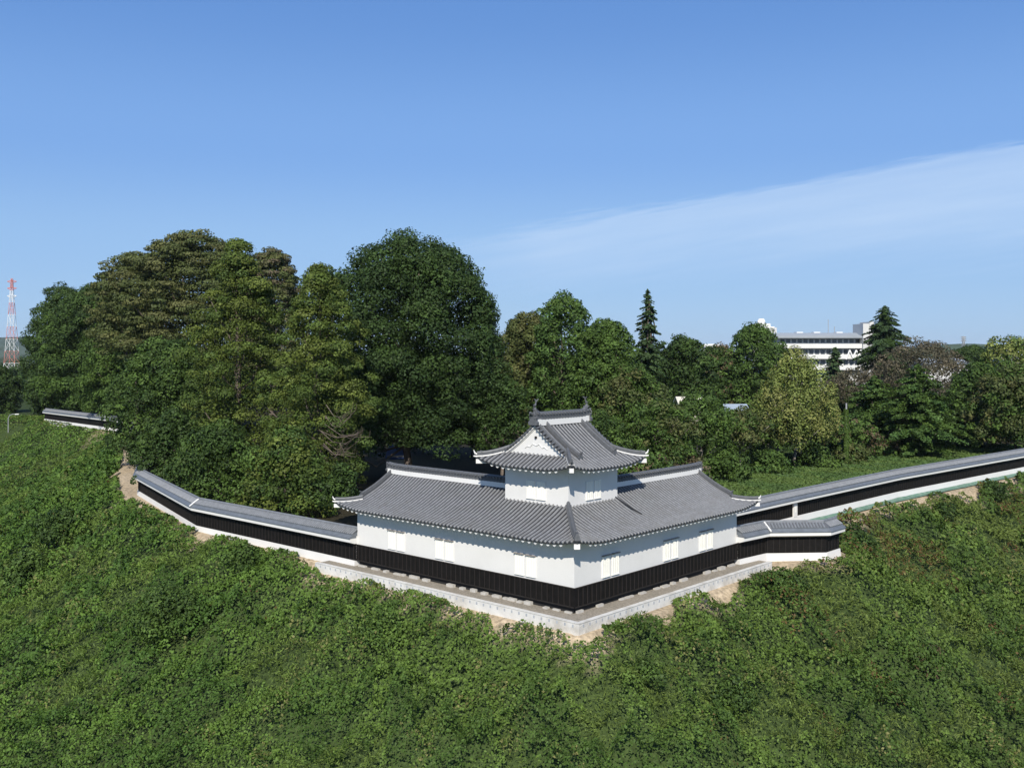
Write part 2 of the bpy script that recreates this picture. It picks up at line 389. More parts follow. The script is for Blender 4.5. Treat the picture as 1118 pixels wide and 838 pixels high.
def lift(ds, d, amt, rng_=3.4): return amt*max(0, 1-ds/rng_)**2.2*max(0, 1-d/3.2)
def roof_face(P, ranges, dlo, dhi, tiles, pan, soffit, raft, sp=.35, soff_d=1.25, eave=True, steps=10, r_=.085):
    for sa, sb in ranges:
        n = max(1, int(math.ceil((sb-sa)/.4)))
        ss = [sa + (sb-sa)*i/n for i in range(n+1)]; e = 1e-3
        rows = []
        for i, s in enumerate(ss):
            q = s + (e if i == 0 else -e if i == n else 0); a, b = dlo(q), max(dlo(q), dhi(q))
            rows.append([P(s, a+(b-a)*j/steps) for j in range(steps+1)])
        pan.grid(rows)
        if eave and dlo((sa+sb)/2) < .01:
            pan.grid([[P(s, 0), P(s, 0)-np.array((0,0,.13))] for s in ss])
            soffit.grid([[P(s, min(dhi(s), .02))-np.array((0,0,.13)), P(s, min(max(dhi(s), .03), soff_d))-np.array((0,0,.17))] for s in ss])
    lo, hi = ranges[0][0], ranges[-1][1]
    for s in np.arange(lo+.12, hi-.05, sp):
        a, b = dlo(s), dhi(s)
        if b-a < .15: continue
        st = max(2, int((b-a)/.45)); rows = []
        for j in range(st+1):
            d = a+(b-a)*j/st; jig = (j % 2)*.006
            rows.append([P(s+r_*math.cos(t), d)+np.array((0,0,.01+jig+(r_+.015)*math.sin(t))) for t in np.linspace(math.pi, 0, 6)])
        tiles.grid(rows)
        if a < .01 and eave:
            c = P(s, 0); c2 = P(s, .12); o_ = (c-c2); o_[2] = 0; o_ /= max(1e-6, np.linalg.norm(o_))
            al = P(s+.01, 0)-c; al[2] = 0; al /= np.linalg.norm(al)
            ring = [c+o_*.03+al*.1*math.cos(t)+np.array((0,0,.1*math.sin(t))) for t in np.linspace(0, 2*math.pi, 9)[:-1]]
            back = [p-o_*.12 for p in ring]
            tiles.add(ring+back, [tuple(range(8))]+[(k, (k+1) % 8, 8+(k+1) % 8, 8+k) for k in range(8)])
    if eave and raft is not None:
        for s in np.arange(lo+.3, hi-.2, .52):
            if dhi(s) < .9 or dlo(s) > .01: continue
            w = .15; rows = []
            for t in np.linspace(math.pi, 2*math.pi, 5):
                rows.append([P(s+w*math.cos(t), d)+np.array((0,0,-.12+.17*math.sin(t))) for d in (.05, .5, 1.15)])
            raft.grid(rows); raft.add([rows[k][0] for k in range(5)], [(0,1,2,3,4)])
def ridge(mbt, pts, w=.13, h=.22, cap=.09, mbw=None, wh=0):
    """tile ridge along pts (sweep rising from the pts); wh = height of a white plaster course below it"""
    pts = [np.array(p, float) for p in pts]
    if mbw is not None and wh: mbw.sweep(pts, [(-w-.05, -.05), (w+.05, -.05), (w+.03, wh), (-w-.03, wh)])
    P = [p+np.array((0,0,wh)) for p in pts]
    mbt.sweep(P, [(-w-.02, -.05), (w+.02, -.05), (w+.02, h*.45), (w+.05, h*.5), (w-.02, h*.55), (w-.02, h), (-w+.02, h), (-w+.02, h*.55), (-w-.05, h*.5), (-w-.02, h*.45)])
    mbt.tube([p+np.array((0,0,h+.02)) for p in P], cap, 8)
    if mbw is not None:
        for i in range(len(P)-1):
            d = P[i+1]-P[i]; ln = np.linalg.norm(d); d = d/ln; n_ = np.array((d[1], -d[0], 0))
            for k in range(max(1, int(ln/.3))):
                c = P[i]+d*(k+.5)*ln/max(1, int(ln/.3))
                mbt.tube([c+n_*(w+.10)+np.array((0,0,h*.80)), c+np.array((0,0,h+.03)), c-n_*(w+.10)+np.array((0,0,h*.80))], .065, 6)
                mbt.tube([c+n_*(w+.06)+np.array((0,0,h*.12)), c-n_*(w+.06)+np.array((0,0,h*.12))], .06, 6)
def ornament(mb, p, d, s=1.0):               # ridge-end demon tile: shield, shoulder scrolls and a horn
    mb.cut(); p = np.array(p, float); d = np.array((d[0], d[1], 0.)); d /= np.linalg.norm(d); a = np.array((-d[1], d[0], 0)); z = np.array((0,0,1.))
    out_ = [(-.30,0),(-.34,.16),(-.22,.26),(-.26,.42),(-.12,.5),(0,.60),(.12,.5),(.26,.42),(.22,.26),(.34,.16),(.30,0)]
    f_ = [p+s*(x*a+y*z)+d*.06*s for x, y in out_]; b_ = [q-d*.14*s for q in f_]; n = len(out_)
    mb.add(f_+b_, [tuple(range(n)), tuple(range(n, 2*n))[::-1]]+[(k, (k+1) % n, n+(k+1) % n, n+k) for k in range(n)])
    mb.tube([p+z*.5*s-d*.3*s, p+z*.56*s+d*.05*s, p+z*.70*s+d*.28*s], [.09*s, .08*s, .06*s], 7)
    for k in (-1, 1): mb.tube([p+a*.16*k*s+z*.4*s+d*.07*s, p+a*.2*k*s+z*.55*s+d*.1*s, p+a*.1*k*s+z*.72*s+d*.06*s], [.05*s, .04*s, .01*s], 5)

# lower roof ---------------------------------------------------------
Z0, HALF = 4.10, WW/2+OV
def zprof(d): return Z0 + .27*d + .041*d*d
tiles, pan, soff, raft = MB(xf), MB(xf), MB(xf), MB(xf)
rt, rw, orn, gab, brg = MB(xf), MB(xf), MB(xf), MB(xf), MB(xf)
VERGE, GPL = .75, 1.5
def wing(LEN, swap):
    E = LEN+OV
    def mk(s, v, z): return np.array((v, s, z)) if swap else np.array((s, v, z))
    up = lambda s, d: lift(min(s+OV, E-s) if True else 0, d, .38)
    Pf = lambda s, d: mk(s, d-OV, zprof(d)+up(s, d))
    fin = lambda s: (E-s) if (E-s) < VERGE else 99
    dhi = lambda s: max(0, min(HALF, s+OV, fin(s)))
    roof_face(Pf, [(-OV, E-VERGE), (E-VERGE, E)], lambda s: 0, dhi, tiles, pan, soff, raft)
    B = WW+OV                                 # rear slope, with the inner valley
    upb = lambda s, d: lift(E-s, d, .38)
    Pb = lambda s, d: mk(s, B-d, zprof(d)+upb(s, d))
    roof_face(Pb, [(HALF-OV+.001, B), (B, E-VERGE), (E-VERGE, E)], lambda s: min(max(0, B-s), HALF), lambda s: max(0, min(HALF, fin(s))), tiles, pan, soff, raft)
    Pe = lambda s, d: mk(E-d, s, zprof(d)+lift(min(s+OV, B-s), d, .38))
    roof_face(Pe, [(-OV, B)], lambda s: 0, lambda s: max(0, min(GPL, s+OV, B-s)), tiles, pan, soff, raft)
    # gable wall at the end
    g0 = E-GPL
    prof = [(d-OV, zprof(d)) for d in np.linspace(GPL-.05, HALF, 8)]
    loop = prof + [(WW-a, z) for a, z in prof[::-1][1:]]
    base = zprof(GPL)-.1
    pts = [(a, z-.05) for a, z in loop]
    A = [mk(g0, a, z) for a, z in pts]; Bq = [mk(g0-.15, a, z) for a, z in pts]; n = len(A)
    gab.cut(); gab.add(A+Bq, [tuple(range(n)), tuple(range(n, 2*n))[::-1]]+[(k, (k+1) % n, n+(k+1) % n, n+k) for k in range(n)])
    for sgn in (0, 1):                        # barge boards
        fl = lambda a: a if not sgn else WW-a
        rows = [[mk(E-VERGE-o, fl(a), z-dz) for (o, dz) in ((0,.02),(0,.3),(.1,.3),(.1,.02))] for a, z in prof]
        brg.cut(); brg.grid([r_+[r_[0]] for r_ in rows])
    ue = E-VERGE
    zr = zprof(HALF)
    start = 2.9 if True else 0
    ridge(rt, [mk(start, WW/2, zr), mk(ue-2.0, WW/2, zr), mk(ue-.6, WW/2, zr+.03), mk(ue+.02, WW/2, zr+.10)], .17, .36, .10, rw, .30)
    dr = (0, 1) if swap else (1, 0)
    ornament(orn, mk(ue+.06, WW/2, zr+.15), dr, .95)
    for sgn in (0, 1):                        # descending verge ridges and corner ridges
        Q = Pf if not sgn else Pb
        sv = ue-.35
        ds = np.linspace(HALF-.1, 1.75, 8)
        ridge(rt, [Q(sv, d)+np.array((0,0,.06)) for d in ds], .12, .24, .09)
        dv = (Q(sv, 1.0)-Q(sv, 1.6)); ornament(orn, Q(sv, 1.7)+np.array((0,0,.05)), dv[:2], .62)
        hp = [Q(E-d, d)+np.array((0,0,.05)) for d in np.linspace(1.5, 0.02, 7)]
        ridge(rt, hp, .11, .20, .085, None)
        rw.sweep(hp, [(-.16, -.04), (.16, -.04), (.16, .05), (-.16, .05)])
        c = hp[-1]; dd = hp[-1]-hp[-2]; dd[2] = 0; dd /= np.linalg.norm(dd)
        rw.tube([c+np.array((0,0,.12)), c+dd*.14+np.array((0,0,.20)), c+dd*.22+np.array((0,0,.38))], [.07, .06, .02], 6)
        rw.tube([c-dd*.1+np.array((0,0,-.05)), c+dd*.22+np.array((0,0,.0))], [.07, .05], 6)
        cb_ = c-dd*.35-np.array((0,0,.33)); rw.obox(cb_, dd*.45, np.array((-dd[1], dd[0], 0))*.13, (0,0,.13))
        # short verge tiles
        for d in np.arange(1.0, HALF-.15, .3):
            a = Q(sv+.08, d)+np.array((0,0,.1)); b = Q(ue-.0, d)+np.array((0,0,.02)); b = b+(b-a)/np.linalg.norm(b-a)*.12
            rt.tube([a, b], .085, 6)
wing(LU, False); wing(LV, True)
Pl = lambda s, d: np.array((s, d-OV, zprof(d)+lift(s+OV, d, .38)))
hp = [Pl(d-OV, d)+np.array((0,0,.05)) for d in np.linspace(3.75, .02, 10)]
ridge(rt, hp, .15, .26, .10); ornament(orn, hp[-2], (-1, -1), .65)
rw.obox(np.array((-.93, -.93, 4.10)), (.17,.17,0), (.13,-.13,0), (0,0,.16))
# a cable clip line down the right-hand slope
cab = MB(xf); cab.tube([np.array((d-OV, 7.6+.22*(HALF-d)*.6, zprof(d)+.14)) for d in np.linspace(4.0, 1.7, 6)], .05, 5)
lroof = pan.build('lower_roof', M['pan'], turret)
tiles.build('round_tiles', M['tile'], lroof, True); soff.build('soffit', M['plaster'], lroof); raft.build('plastered_rafters', M['plaster'], lroof, True)
rt.build('ridge_tiles', M['ridge'], lroof); rw.build('ridge_plaster', M['plaster'], lroof); orn.build_split('ridge_end_tile', M['ridge'], lroof)
gab.build_split('gable', M['plaster'], lroof); brg.build_split('barge_board', M['plaster'], lroof); cab.build('cable', M['pan'], lroof)

# upper storey ---------------------------------------------------------
A0, A1, B0, B1 = 2.54, 8.18, 2.54, 7.95      # u range, v range
m = MB(xf); m.box(A0, A1, B0, B1, 4.6, 8.75); up_w = m.build('upper_wall', M['plaster'], turret)
m = MB(xf)
m.sweep([np.array((A1+.05, B0-.05, 5.52)), np.array((A0-.05, B0-.05, 5.52)), np.array((A0-.05, B1+.05, 5.52))], [(-.02, -.3), (.12, -.3), (.10, .06), (-.02, .08)])
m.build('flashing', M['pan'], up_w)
UO = 1.4; Z1 = 8.22; a0, a1, b0, b1 = A0-UO, A1+UO, B0-UO, B1+UO; HU = (a1-a0)/2
def zu(d): return Z1 + .43*d + .052*d*d
tiles, pan, soff, raft = MB(xf), MB(xf), MB(xf), MB(xf)
rt, rw, orn, brg = MB(xf), MB(xf), MB(xf), MB(xf)
VG, GP = 1.25, 1.44
for sgn in (0, 1):
    fu = (lambda d: a0+d) if not sgn else (lambda d: a1-d)
    Pm = lambda s, d: np.array((fu(d), s, zu(d)+lift(min(s-b0, b1-s), d, .42, 3.0)))
    ed = lambda s: min(s-b0, b1-s)
    roof_face(Pm, [(b0, b0+VG), (b0+VG, b1-VG), (b1-VG, b1)], lambda s: 0, lambda s: max(0, min(HU, ed(s) if ed(s) < VG else 99)), tiles, pan, soff, raft, sp=.36, soff_d=1.45)
    fv = (lambda d: b0+d) if not sgn else (lambda d: b1-d)
    Pk = lambda s, d: np.array((s, fv(d), zu(d)+lift(min(s-a0, a1-s), d, .42, 3.0)))
    roof_face(Pk, [(a0, a1)], lambda s: 0, lambda s: max(0, min(GP+.02, s-a0, a1-s)), tiles, pan, soff, raft, sp=.36, soff_d=1.45)
    # gable
    sg = 1 if not sgn else -1; gp = fv(GP); prof = [(a0+d, zu(d)-.05) for d in np.linspace(GP+.1, HU, 8)]
    pts = prof + [(a0+a1-u, z) for u, z in prof[::-1][1:]]
    g = MB(xf); n = len(pts); A = [(u, gp, z) for u, z in pts]; Bq = [(u, gp+sg*.15, z) for u, z in pts]
    g.add(A+Bq, [tuple(range(n)), tuple(range(n, 2*n))[::-1]]+[(k, (k+1) % n, n+(k+1) % n, n+k) for k in range(n)])
    go = g.build('gable', M['plaster'], turret)
    bm_ = MB(xf)                              # broad raised bargeboards, wave moulding and boss
    for fl in (0, 1):
        fx = (lambda u: u) if not fl else (lambda u: a0+a1-u)
        for (o0, o1, w0, w1) in ((0, .06, .03, .13), (.10, .16, .13, .20)):
            bm_.grid([[(fx(u), fv(VG+.02)+sg*o, z-dz) for (o, dz) in ((o0, w0), (o0, w1), (o1, w1), (o1, w0), (o0, w0))] for u, z in [(a0+d, zu(d)) for d in np.linspace(1.3, HU, 9)]])
    bm_.build('bargeboard', M['plaster'], go)
    uc = (a0+a1)/2; w = MB(xf)
    wave = [(-1.0, 9.36), (-.75, 9.50), (-.55, 9.44), (-.3, 9.68), (0, 9.56), (.3, 9.68), (.55, 9.44), (.75, 9.50), (1.0, 9.36)]
    w.tube([(uc+x, gp-sg*.02, z) for x, z in wave], .035, 5); w.build('wave_moulding', M['plaster'], go)
    w = MB(xf); w.tube([(uc, gp-sg*.10, 10.12), (uc, gp+sg*.02, 10.12)], .09, 8); w.build('boss', M['dark'], go)
    # ridges
    for e_ in (0, 1):
        hv = (lambda d: b0+d) if not e_ else (lambda d: b1-d); tv = b0+VG if not e_ else b1-VG; dirv = -1 if not e_ else 1
        Pq = lambda s, d: np.array((fu(d), s, zu(d)+lift(min(s-b0, b1-s), d, .42, 3.0)))
        inset = 1.05 if not e_ else .85
        sv = tv-dirv*inset
        ridge(rt, [Pq(sv, d)+np.array((0,0,.05)) for d in np.linspace(HU-.1, 1.15, 9)], .12, .24, .09)
        dv = Pq(sv, .5)-Pq(sv, 1.5); ornament(orn, Pq(sv, 1.1)+np.array((0,0,.05)), dv[:2], .68)
        ridge(rt, [Pq(tv-dirv*.32, d)+np.array((0,0,.05)) for d in np.linspace(HU-.1, 1.5, 9)], .09, .12, .08)
        for d in np.arange(1.35, HU-.1, .26):
            a = Pq(tv-dirv*.26, d)+np.array((0,0,.13)); b = Pq(tv+dirv*.12, d)+np.array((0,0,.03)); rt.tube([a, b], .085, 6)
        hp = [Pq(hv(d), d)+np.array((0,0,.05)) for d in np.linspace(1.8, .02, 8)]
        ridge(rt, hp, .12, .22, .09); ornament(orn, hp[-2]+np.array((0,0,.02)), (hp[-1]-hp[-2])[:2], .5)
        rw.sweep(hp, [(-.18, -.04), (.18, -.04), (.18, .05), (-.18, .05)])
        c = hp[-1]; dd = hp[-1]-hp[-2]; dd[2] = 0; dd /= np.linalg.norm(dd)
        hb = rt if (sgn == 0 and e_ == 0) else rw
        hb.tube([c+np.array((0,0,.12)), c+dd*.15+np.array((0,0,.20)), c+dd*.24+np.array((0,0,.42))], [.075, .065, .02], 6)
        hb.tube([c-dd*.1-np.array((0,0,.05)), c+dd*.25], [.075, .05], 6)
        rw.obox(c-dd*.42-np.array((0,0,.36)), dd*.5, np.array((-dd[1], dd[0], 0))*.14, (0,0,.14))
uc = (a0+a1)/2; r0, r1 = b0+VG, b1-VG; zr = zu(HU)
ridge(rt, [(uc, r0-.05, zr+.08), (uc, r0+.7, zr), (uc, r1-.7, zr), (uc, r1+.05, zr+.08)], .2, .40, .11, rw, .36)
for v_, s_ in ((r0-.1, -1), (r1+.1, 1)): ornament(orn, (uc, v_, zr+.0), (0, s_), 1.25)
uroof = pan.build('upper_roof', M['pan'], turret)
tiles.build('round_tiles', M['tile'], uroof, True); soff.build('soffit', M['plaster'], uroof); raft.build('plastered_rafters', M['plaster'], uroof, True)
rt.build('ridge_tiles', M['ridge'], uroof); rw.build('ridge_plaster', M['plaster'], uroof); orn.build_split('ridge_end_tile', M['ridge'], uroof)
for v_, s_ in ((r0+.12, 1), (r1-.12, -1)):    # fish finials, tails up
    f = MB(xf); zb = zr+.74
    f.tube([(uc, v_+s_*.38, zb+.06), (uc, v_+s_*.22, zb+.10), (uc, v_+s_*.02, zb+.16), (uc, v_-s_*.10, zb+.36), (uc, v_-s_*.06, zb+.58), (uc, v_+s_*.04, zb+.78)], [.06, .15, .17, .13, .08, .035], 8)
    for k in (-1, 1):
        f.add([(uc, v_+s_*.02, zb+.74), (uc+k*.22, v_+s_*.10, zb+1.05), (uc+k*.05, v_+s_*.06, zb+1.0), (uc, v_+s_*.12, zb+.86)], [(0,1,2,3)])
        f.add([(uc+k*.12, v_, zb+.2), (uc+k*.3, v_-s_*.1, zb+.36), (uc+k*.12, v_-s_*.08, zb+.34)], [(0,1,2)])
    for q in range(4): f.add([(uc, v_-s_*(.16+.02*q), zb+.15+.13*q), (uc, v_-s_*(.28), zb+.26+.13*q), (uc, v_-s_*(.14), zb+.27+.13*q)], [(0,1,2)])
    f.build('fish_finial', M['ridge'], turret)

# windows: pairs of cream shutters with bars
def inv_t(px, v0): r_ = (px-CX)/F; b = P0+v0*V_; return (b[0]-b[1]*r_)/(-U[0]+U[1]*r_)
def inv_s(px, u0): r_ = (px-CX)/F; b = P0+u0*U; return (b[1]*r_-b[0])/(V_[0]-V_[1]*r_)
def window(c, z0, z1, plane, face, hood=True, wd=.74, gap=.27):
    def bx(mb, s0, s1, o0, o1, z0_, z1_):
        if face == 'left': mb.box(s0, s1, plane-o1, plane-o0, z0_, z1_)
        else: mb.box(plane-o1, plane-o0, s0, s1, z0_, z1_)
    fr = MB(xf); bx(fr, c-gap/2-wd-.07, c+gap/2+wd+.07, 0, .03, z0-.07, z1+.02)
    w = fr.build('window', M['plaster'], turret)
    for k in (-1, 1):
        cc = c+k*(gap/2+wd/2); sh = MB(xf); bx(sh, cc-wd/2, cc+wd/2, .03, .06, z0, z1)
        for i in range(4): x = cc-wd/2+.05+i*(wd-.10)/3; bx(sh, x-.04, x+.04, .06, .082, z0, z1)
        bx(sh, cc-wd/2-.03, cc+wd/2+.03, .03, .10, z0-.05, z0)
        sh.build('shutter', M['cream'], w)
        if hood: h = MB(xf); bx(h, cc-wd/2-.05, cc+wd/2+.05, .03, .17, z1, z1+.06); h.build('hood', M['hood'], w)
for px in (433, 485.5, 573.7): window(inv_t(px, 0), 1.45, 2.76, 0, 'left')
for px in (666.2, 732, 770.5): window(inv_s(px, 0), 1.45, 2.78, 0, 'right')
window(inv_t(585.5, B0), 6.0, 7.18, B0, 'left', False, .72, .2)
window(inv_s(647.5, A0), 6.0, 7.2, A0, 'right', False, .68, .2)

# ------------------------------------------------------------------ path and concrete kerb below the turret
pz = -.38
def p3(p, z): return (p[0], p[1], z)
pm = MB(); cin = [uv(-1.56+.12, -1.56+.12)]
inL, inR = uv(25.9-1.56, -.0), uv(-.0, 24.0-1.56)
kL = CL + .15*V_; kR = CR + .15*U; kc = C0 + .15*(U+V_)
pm.add([p3(kL, pz), p3(kc, pz), p3(uv(.3, .3), pz), p3(uv(24.3, .3), pz)], [(0,1,2,3)])
pm.add([p3(kc, pz), p3(kR, pz), p3(uv(.3, 22.4), pz), p3(uv(.3, .3), pz)], [(0,1,2,3)])
tag(pm.build('path', M['gravel']), kind='structure')
kerb = thing('concrete_kerb', 'low pale concrete retaining kerb around the turret with a row of grey form marks', 'kerb', (C0[0], C0[1], -1.1))
k_ = MB(); k_.sweep([p3(CL, 0), p3(C0, 0), p3(CR, 0)], [(0, -1.6), (0, -.345), (-.26, -.345), (-.26, -1.6)])
k_.build('wall', M['concrete'], kerb)
k_ = MB(); k_.sweep([p3(CL, 0), p3(C0, 0), p3(CR, 0)], [(.03, -.34), (.03, -.30), (-.29, -.30), (-.29, -.34)])
k_.build('coping', M['concrete'], kerb)
mk_ = MB()
for base, dr, ln, nn in ((C0, U, 25.9, -V_), (C0, V_, 24.0, -U)):
    for t in np.arange(.45, ln, .62):
        c = base+dr*t; z = -.52
        mk_.obox((*(c+nn*.006), z), (*(dr*.065), 0), (*(nn*.006), 0), (0, 0, .085))
mk_.build('form_marks', M['mark'], kerb)

# ------------------------------------------------------------------ tiled boundary walls
def resample(pts, step):
    out_ = []
    for i in range(len(pts)-1):
        a, b = np.array(pts[i][:2]), np.array(pts[i+1][:2]); n = max(1, int(np.linalg.norm(b-a)/step))
        for k in range(n): out_.append((a+(b-a)*(k+.5)/n, (b-a)/np.linalg.norm(b-a)))
    return out_
def castle_wall(pts, label, side=1, base=0., bends=(), zshift=0., fnd=.5, sp=.25, fw=.42):
    """side=+1: camera side is to the right of the path"""
    t = thing('castle_wall', label, 'wall', (pts[0][0], pts[0][1], base), 'tiled walls along the bank')
    P = [np.array((p[0], p[1], base)) for p in pts]
    def sw(name, prof, m_, par): mb = MB(); mb.sweep(P, prof); return mb.build(name, m_, par)
    sw('foundation', [(-fw, -1.3), (fw+.12, -1.3), (fw, -.0), (-fw, -.0)], M['plaster'] if fnd else M['concrete'], t)
    sw('plaster_band', [(-.26, .0), (.26, .0), (.26, 1.86), (-.26, 1.86)], M['plaster'], t)
    bo = sw('board_cladding', [(-.30, .004), (.33, .004), (.33, 1.25), (-.30, 1.25)], M['boards'], t)
    mb = MB()
    for c, d in resample(pts, .46):
        n = np.array((d[1], -d[0]))
        mb.obox((*(c+n*.345), base+.63), (*(d*.022), 0), (*(n*.016), 0), (0, 0, .60))
    mb.sweep([p for p in P], [(.33, 1.22), (.39, 1.22), (.39, 1.28), (.33, 1.28)])
    mb.build('battens', M['boardline'], bo)
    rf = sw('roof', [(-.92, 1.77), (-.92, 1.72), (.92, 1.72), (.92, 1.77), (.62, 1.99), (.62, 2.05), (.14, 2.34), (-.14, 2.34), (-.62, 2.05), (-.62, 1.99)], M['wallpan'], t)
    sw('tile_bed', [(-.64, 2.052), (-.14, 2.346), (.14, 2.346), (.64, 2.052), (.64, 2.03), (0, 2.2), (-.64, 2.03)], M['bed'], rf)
    sw('eave_plaster', [(.262, 1.30), (.45, 1.30), (.84, 1.44), (.84, 1.716), (.262, 1.716)], M['plaster'], rf)
    mb = MB()
    for i in range(len(P)-1):
        a, b = P[i], P[i+1]; d = (b-a)/np.linalg.norm(b-a); n = np.array((d[1], -d[0], 0)); ln = np.linalg.norm(b-a)
        for k in range(int(ln/sp)):
            c = a+d*(k+.5)*ln/int(ln/sp)
            for sg in (1, -1):
                rows = [[c+n*sg*o+d*.075*math.cos(q)+np.array((0,0,z+.085*math.sin(q))) for q in np.linspace(math.pi, 0, 5)] for o, z in ((.66, 2.03), (.4, 2.19), (.14, 2.34))]
                mb.grid(rows); mb.add(rows[0], [(0,1,2,3,4)])
    mb.build('round_tiles', M['walltile'], rf, True)
    mb = MB(); ridge(mb, [p+np.array((0,0,2.26)) for p in P], .13, .18, .09); mb.build('ridge_tiles', M['walltile'], rf)
    mb = MB()
    ends = [(P[0], P[0]-P[1]), (P[-1], P[-1]-P[-2])]
    mb2 = MB()
    for p, d in ends: ornament(mb2, p+np.array((0,0,2.2)), d[:2], .6)
    mb2.build_split('ridge_end_tile', M['walltile'], rf)
    for i in range(1, len(P)-1):
        if i not in bends: continue
        d0 = (P[i]-P[i-1]); d1 = P[i+1]-P[i]; n0 = np.array((d0[1], -d0[0], 0))/np.linalg.norm(d0); n1 = np.array((d1[1], -d1[0], 0))/np.linalg.norm(d1)
        m_ = (n0+n1); m_ /= np.linalg.norm(m_); m_ /= m_.dot(n0)
        mb.tube([P[i]+m_*.98+np.array((0,0,1.82)), P[i]+m_*.6+np.array((0,0,2.10)), P[i]+m_*.12+np.array((0,0,2.42))], .075, 6)
    if mb.v: mb.build('corner_plaster', M['plaster'], rf)
    return t
# paths run so that the camera side is on the right-hand side of travel
castle_wall(WL[::-1], 'tiled wall with black boards running left from the turret along the bank', bends=(2,))
castle_wall(WF[::-1], 'far short stretch of white and black wall under the trees at far left')
castle_wall(WJ, 'short bent wall with black boards joined to the right end of the turret', bends=(1,))
castle_wall(WR, 'long tiled wall climbing to the right behind the turret above a green net')
# loophole pier in the long wall
pr = thing('wall_pier', 'small white pier with a recessed panel interrupting the black boards of the right-hand wall', 'pier', (*WR[1], 0))
d = (WR[1]-WR[0]); d /= np.linalg.norm(d); n = np.array((d[1], -d[0])); c = at(864, 560, 97)[:2]
t_ = (c-WR[0])@d; c = WR[0]+d*t_
m = MB(); m.obox((*(c+n*.40), .62), (*(d*.36), 0), (*(n*.07), 0), (0, 0, .66)); m.build('post', M['plaster'], pr)
m = MB(); m.obox((*(c+n*.475), .72), (*(d*.14), 0), (*(n*.008), 0), (0, 0, .3)); m.build('panel', M['cream'], pr)
# green net along the foot of the long wall
net = MB(); rows = []
for c, d in resample(WR[1:], 1.2):
    n = np.array((d[1], -d[0])); row = []
    for k, o in enumerate((.5, .8, 1.15, 1.5)):
        q = c+n*o; w_ = random.uniform(-.05, .05); row.append((q[0]+w_, q[1], float(height(q[0], q[1]))+.10+.05*random.random()+(.12 if k == 0 else 0)))
    rows.append(row)
net.grid(rows); no = net.build('ground_net', M['net'], None, True); tag(no, 'green erosion net lying on the bank along the foot of the right-hand wall', 'net')

# ------------------------------------------------------------------ foliage
def leaf_quads(P, N, size, aspect):
    n = len(P); N = N/np.linalg.norm(N, axis=1, keepdims=True)
    rnd = rng.normal(size=(n, 3)); A = np.cross(N, rnd); A /= np.linalg.norm(A, axis=1, keepdims=True)+1e-9; B = np.cross(N, A)
    a = A*size[:, None]; b = B*(size*aspect)[:, None]; fold = N*(size*.12)[:, None]
    return np.stack([P-a*.6, P-b*.5+a*.05+fold, P+a*.6, P+b*.5-a*.05+fold], 1)
def crown_pts(c, Rr, H, env, nl, lr, flat, lsize, dens, seed, cols, squash=1.0, droop=0., hbias=1.0, gap=.0, under=.25, fill=.22, tier=0, lobe=.24):
    """c: crown base centre; Rr radius; H height; env(h) 0..1; nl lumps; lr lump radius"""
    g = np.random.default_rng(seed)
    ph = g.uniform(0, 6.28, 4); allP, allN, allC, cent = [], [], [], []
    hs = (np.arange(nl)+g.random(nl))/nl; hs = hs**hbias
    for i in range(nl):
        h = hs[i]; th = g.uniform(0, 2*math.pi)
        if tier: q_ = 1/tier; h = min(.99, max(0, (round(h/q_+.30*math.sin(th*2+ph[1]))-.30*math.sin(th*2+ph[1]))*q_+g.normal()*.012))
        kx = max(3, round(2*math.pi/.62)); lob = abs(math.sin(kx*.5*th+ph[2]+2.6*math.sin(h*H/Rr*2.2+ph[3])))*abs(math.sin(h*H/Rr*3.6+ph[0]+1.3*math.sin(2*th+ph[1])))
        e = env(h)*Rr*(1+lobe*.42*math.sin(2*th+ph[0])+lobe*.33*math.sin(3*th+ph[1]+4*h))*(1-lobe+lobe*1.42*lob**.7)
        rr = e*(1 if g.random() < .8 else g.uniform(.4, .9))
        s = lr*g.uniform(.5, 1.25); rr = max(0, rr-s*.5)
        p = np.array((c[0]+rr*math.cos(th), c[1]+rr*math.sin(th)*squash, c[2]+h*H-droop*rr+g.normal()*.25*lr)); cent.append(p)
        m = int(dens*4*math.pi*s*s*(.5+.5*flat))
        D = g.normal(size=(m, 3)); D /= np.linalg.norm(D, axis=1, keepdims=True)
        outv = np.array((math.cos(th), math.sin(th)*.8, .75)); outv /= np.linalg.norm(outv)
        keep = (D@outv > -.12-.2*g.random(m)) | (g.random(m) < .05)
        D = D[keep]; m = len(D)
        bump = 1+.28*np.sin(D[:, 0]*5+ph[2]+i)*np.sin(D[:, 1]*5+i*1.7)*np.cos(D[:, 2]*4+i)
        rad = s*bump*(1.05-.30*g.random(m)**1.5)
        Q = D*rad[:, None]; Q[:, 2] *= flat
        N = D+g.normal(size=(m, 3))*.40+np.array((0, 0, .25))
        base = np.array(cols[g.integers(len(cols))])*g.uniform(.8, 1.2)
        allP.append(p+Q); allN.append(N); allC.append(base*(g.uniform(.75, 1.28, (m, 1))))
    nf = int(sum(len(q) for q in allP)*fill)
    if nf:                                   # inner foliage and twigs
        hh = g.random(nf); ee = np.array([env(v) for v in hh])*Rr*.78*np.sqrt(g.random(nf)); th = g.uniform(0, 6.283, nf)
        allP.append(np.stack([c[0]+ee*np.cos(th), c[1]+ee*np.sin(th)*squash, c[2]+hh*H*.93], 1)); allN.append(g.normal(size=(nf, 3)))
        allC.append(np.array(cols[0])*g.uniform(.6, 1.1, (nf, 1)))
    P = np.concatenate(allP); N = np.concatenate(allN); C = np.concatenate(allC)
    return P, N, C, np.array(cent)
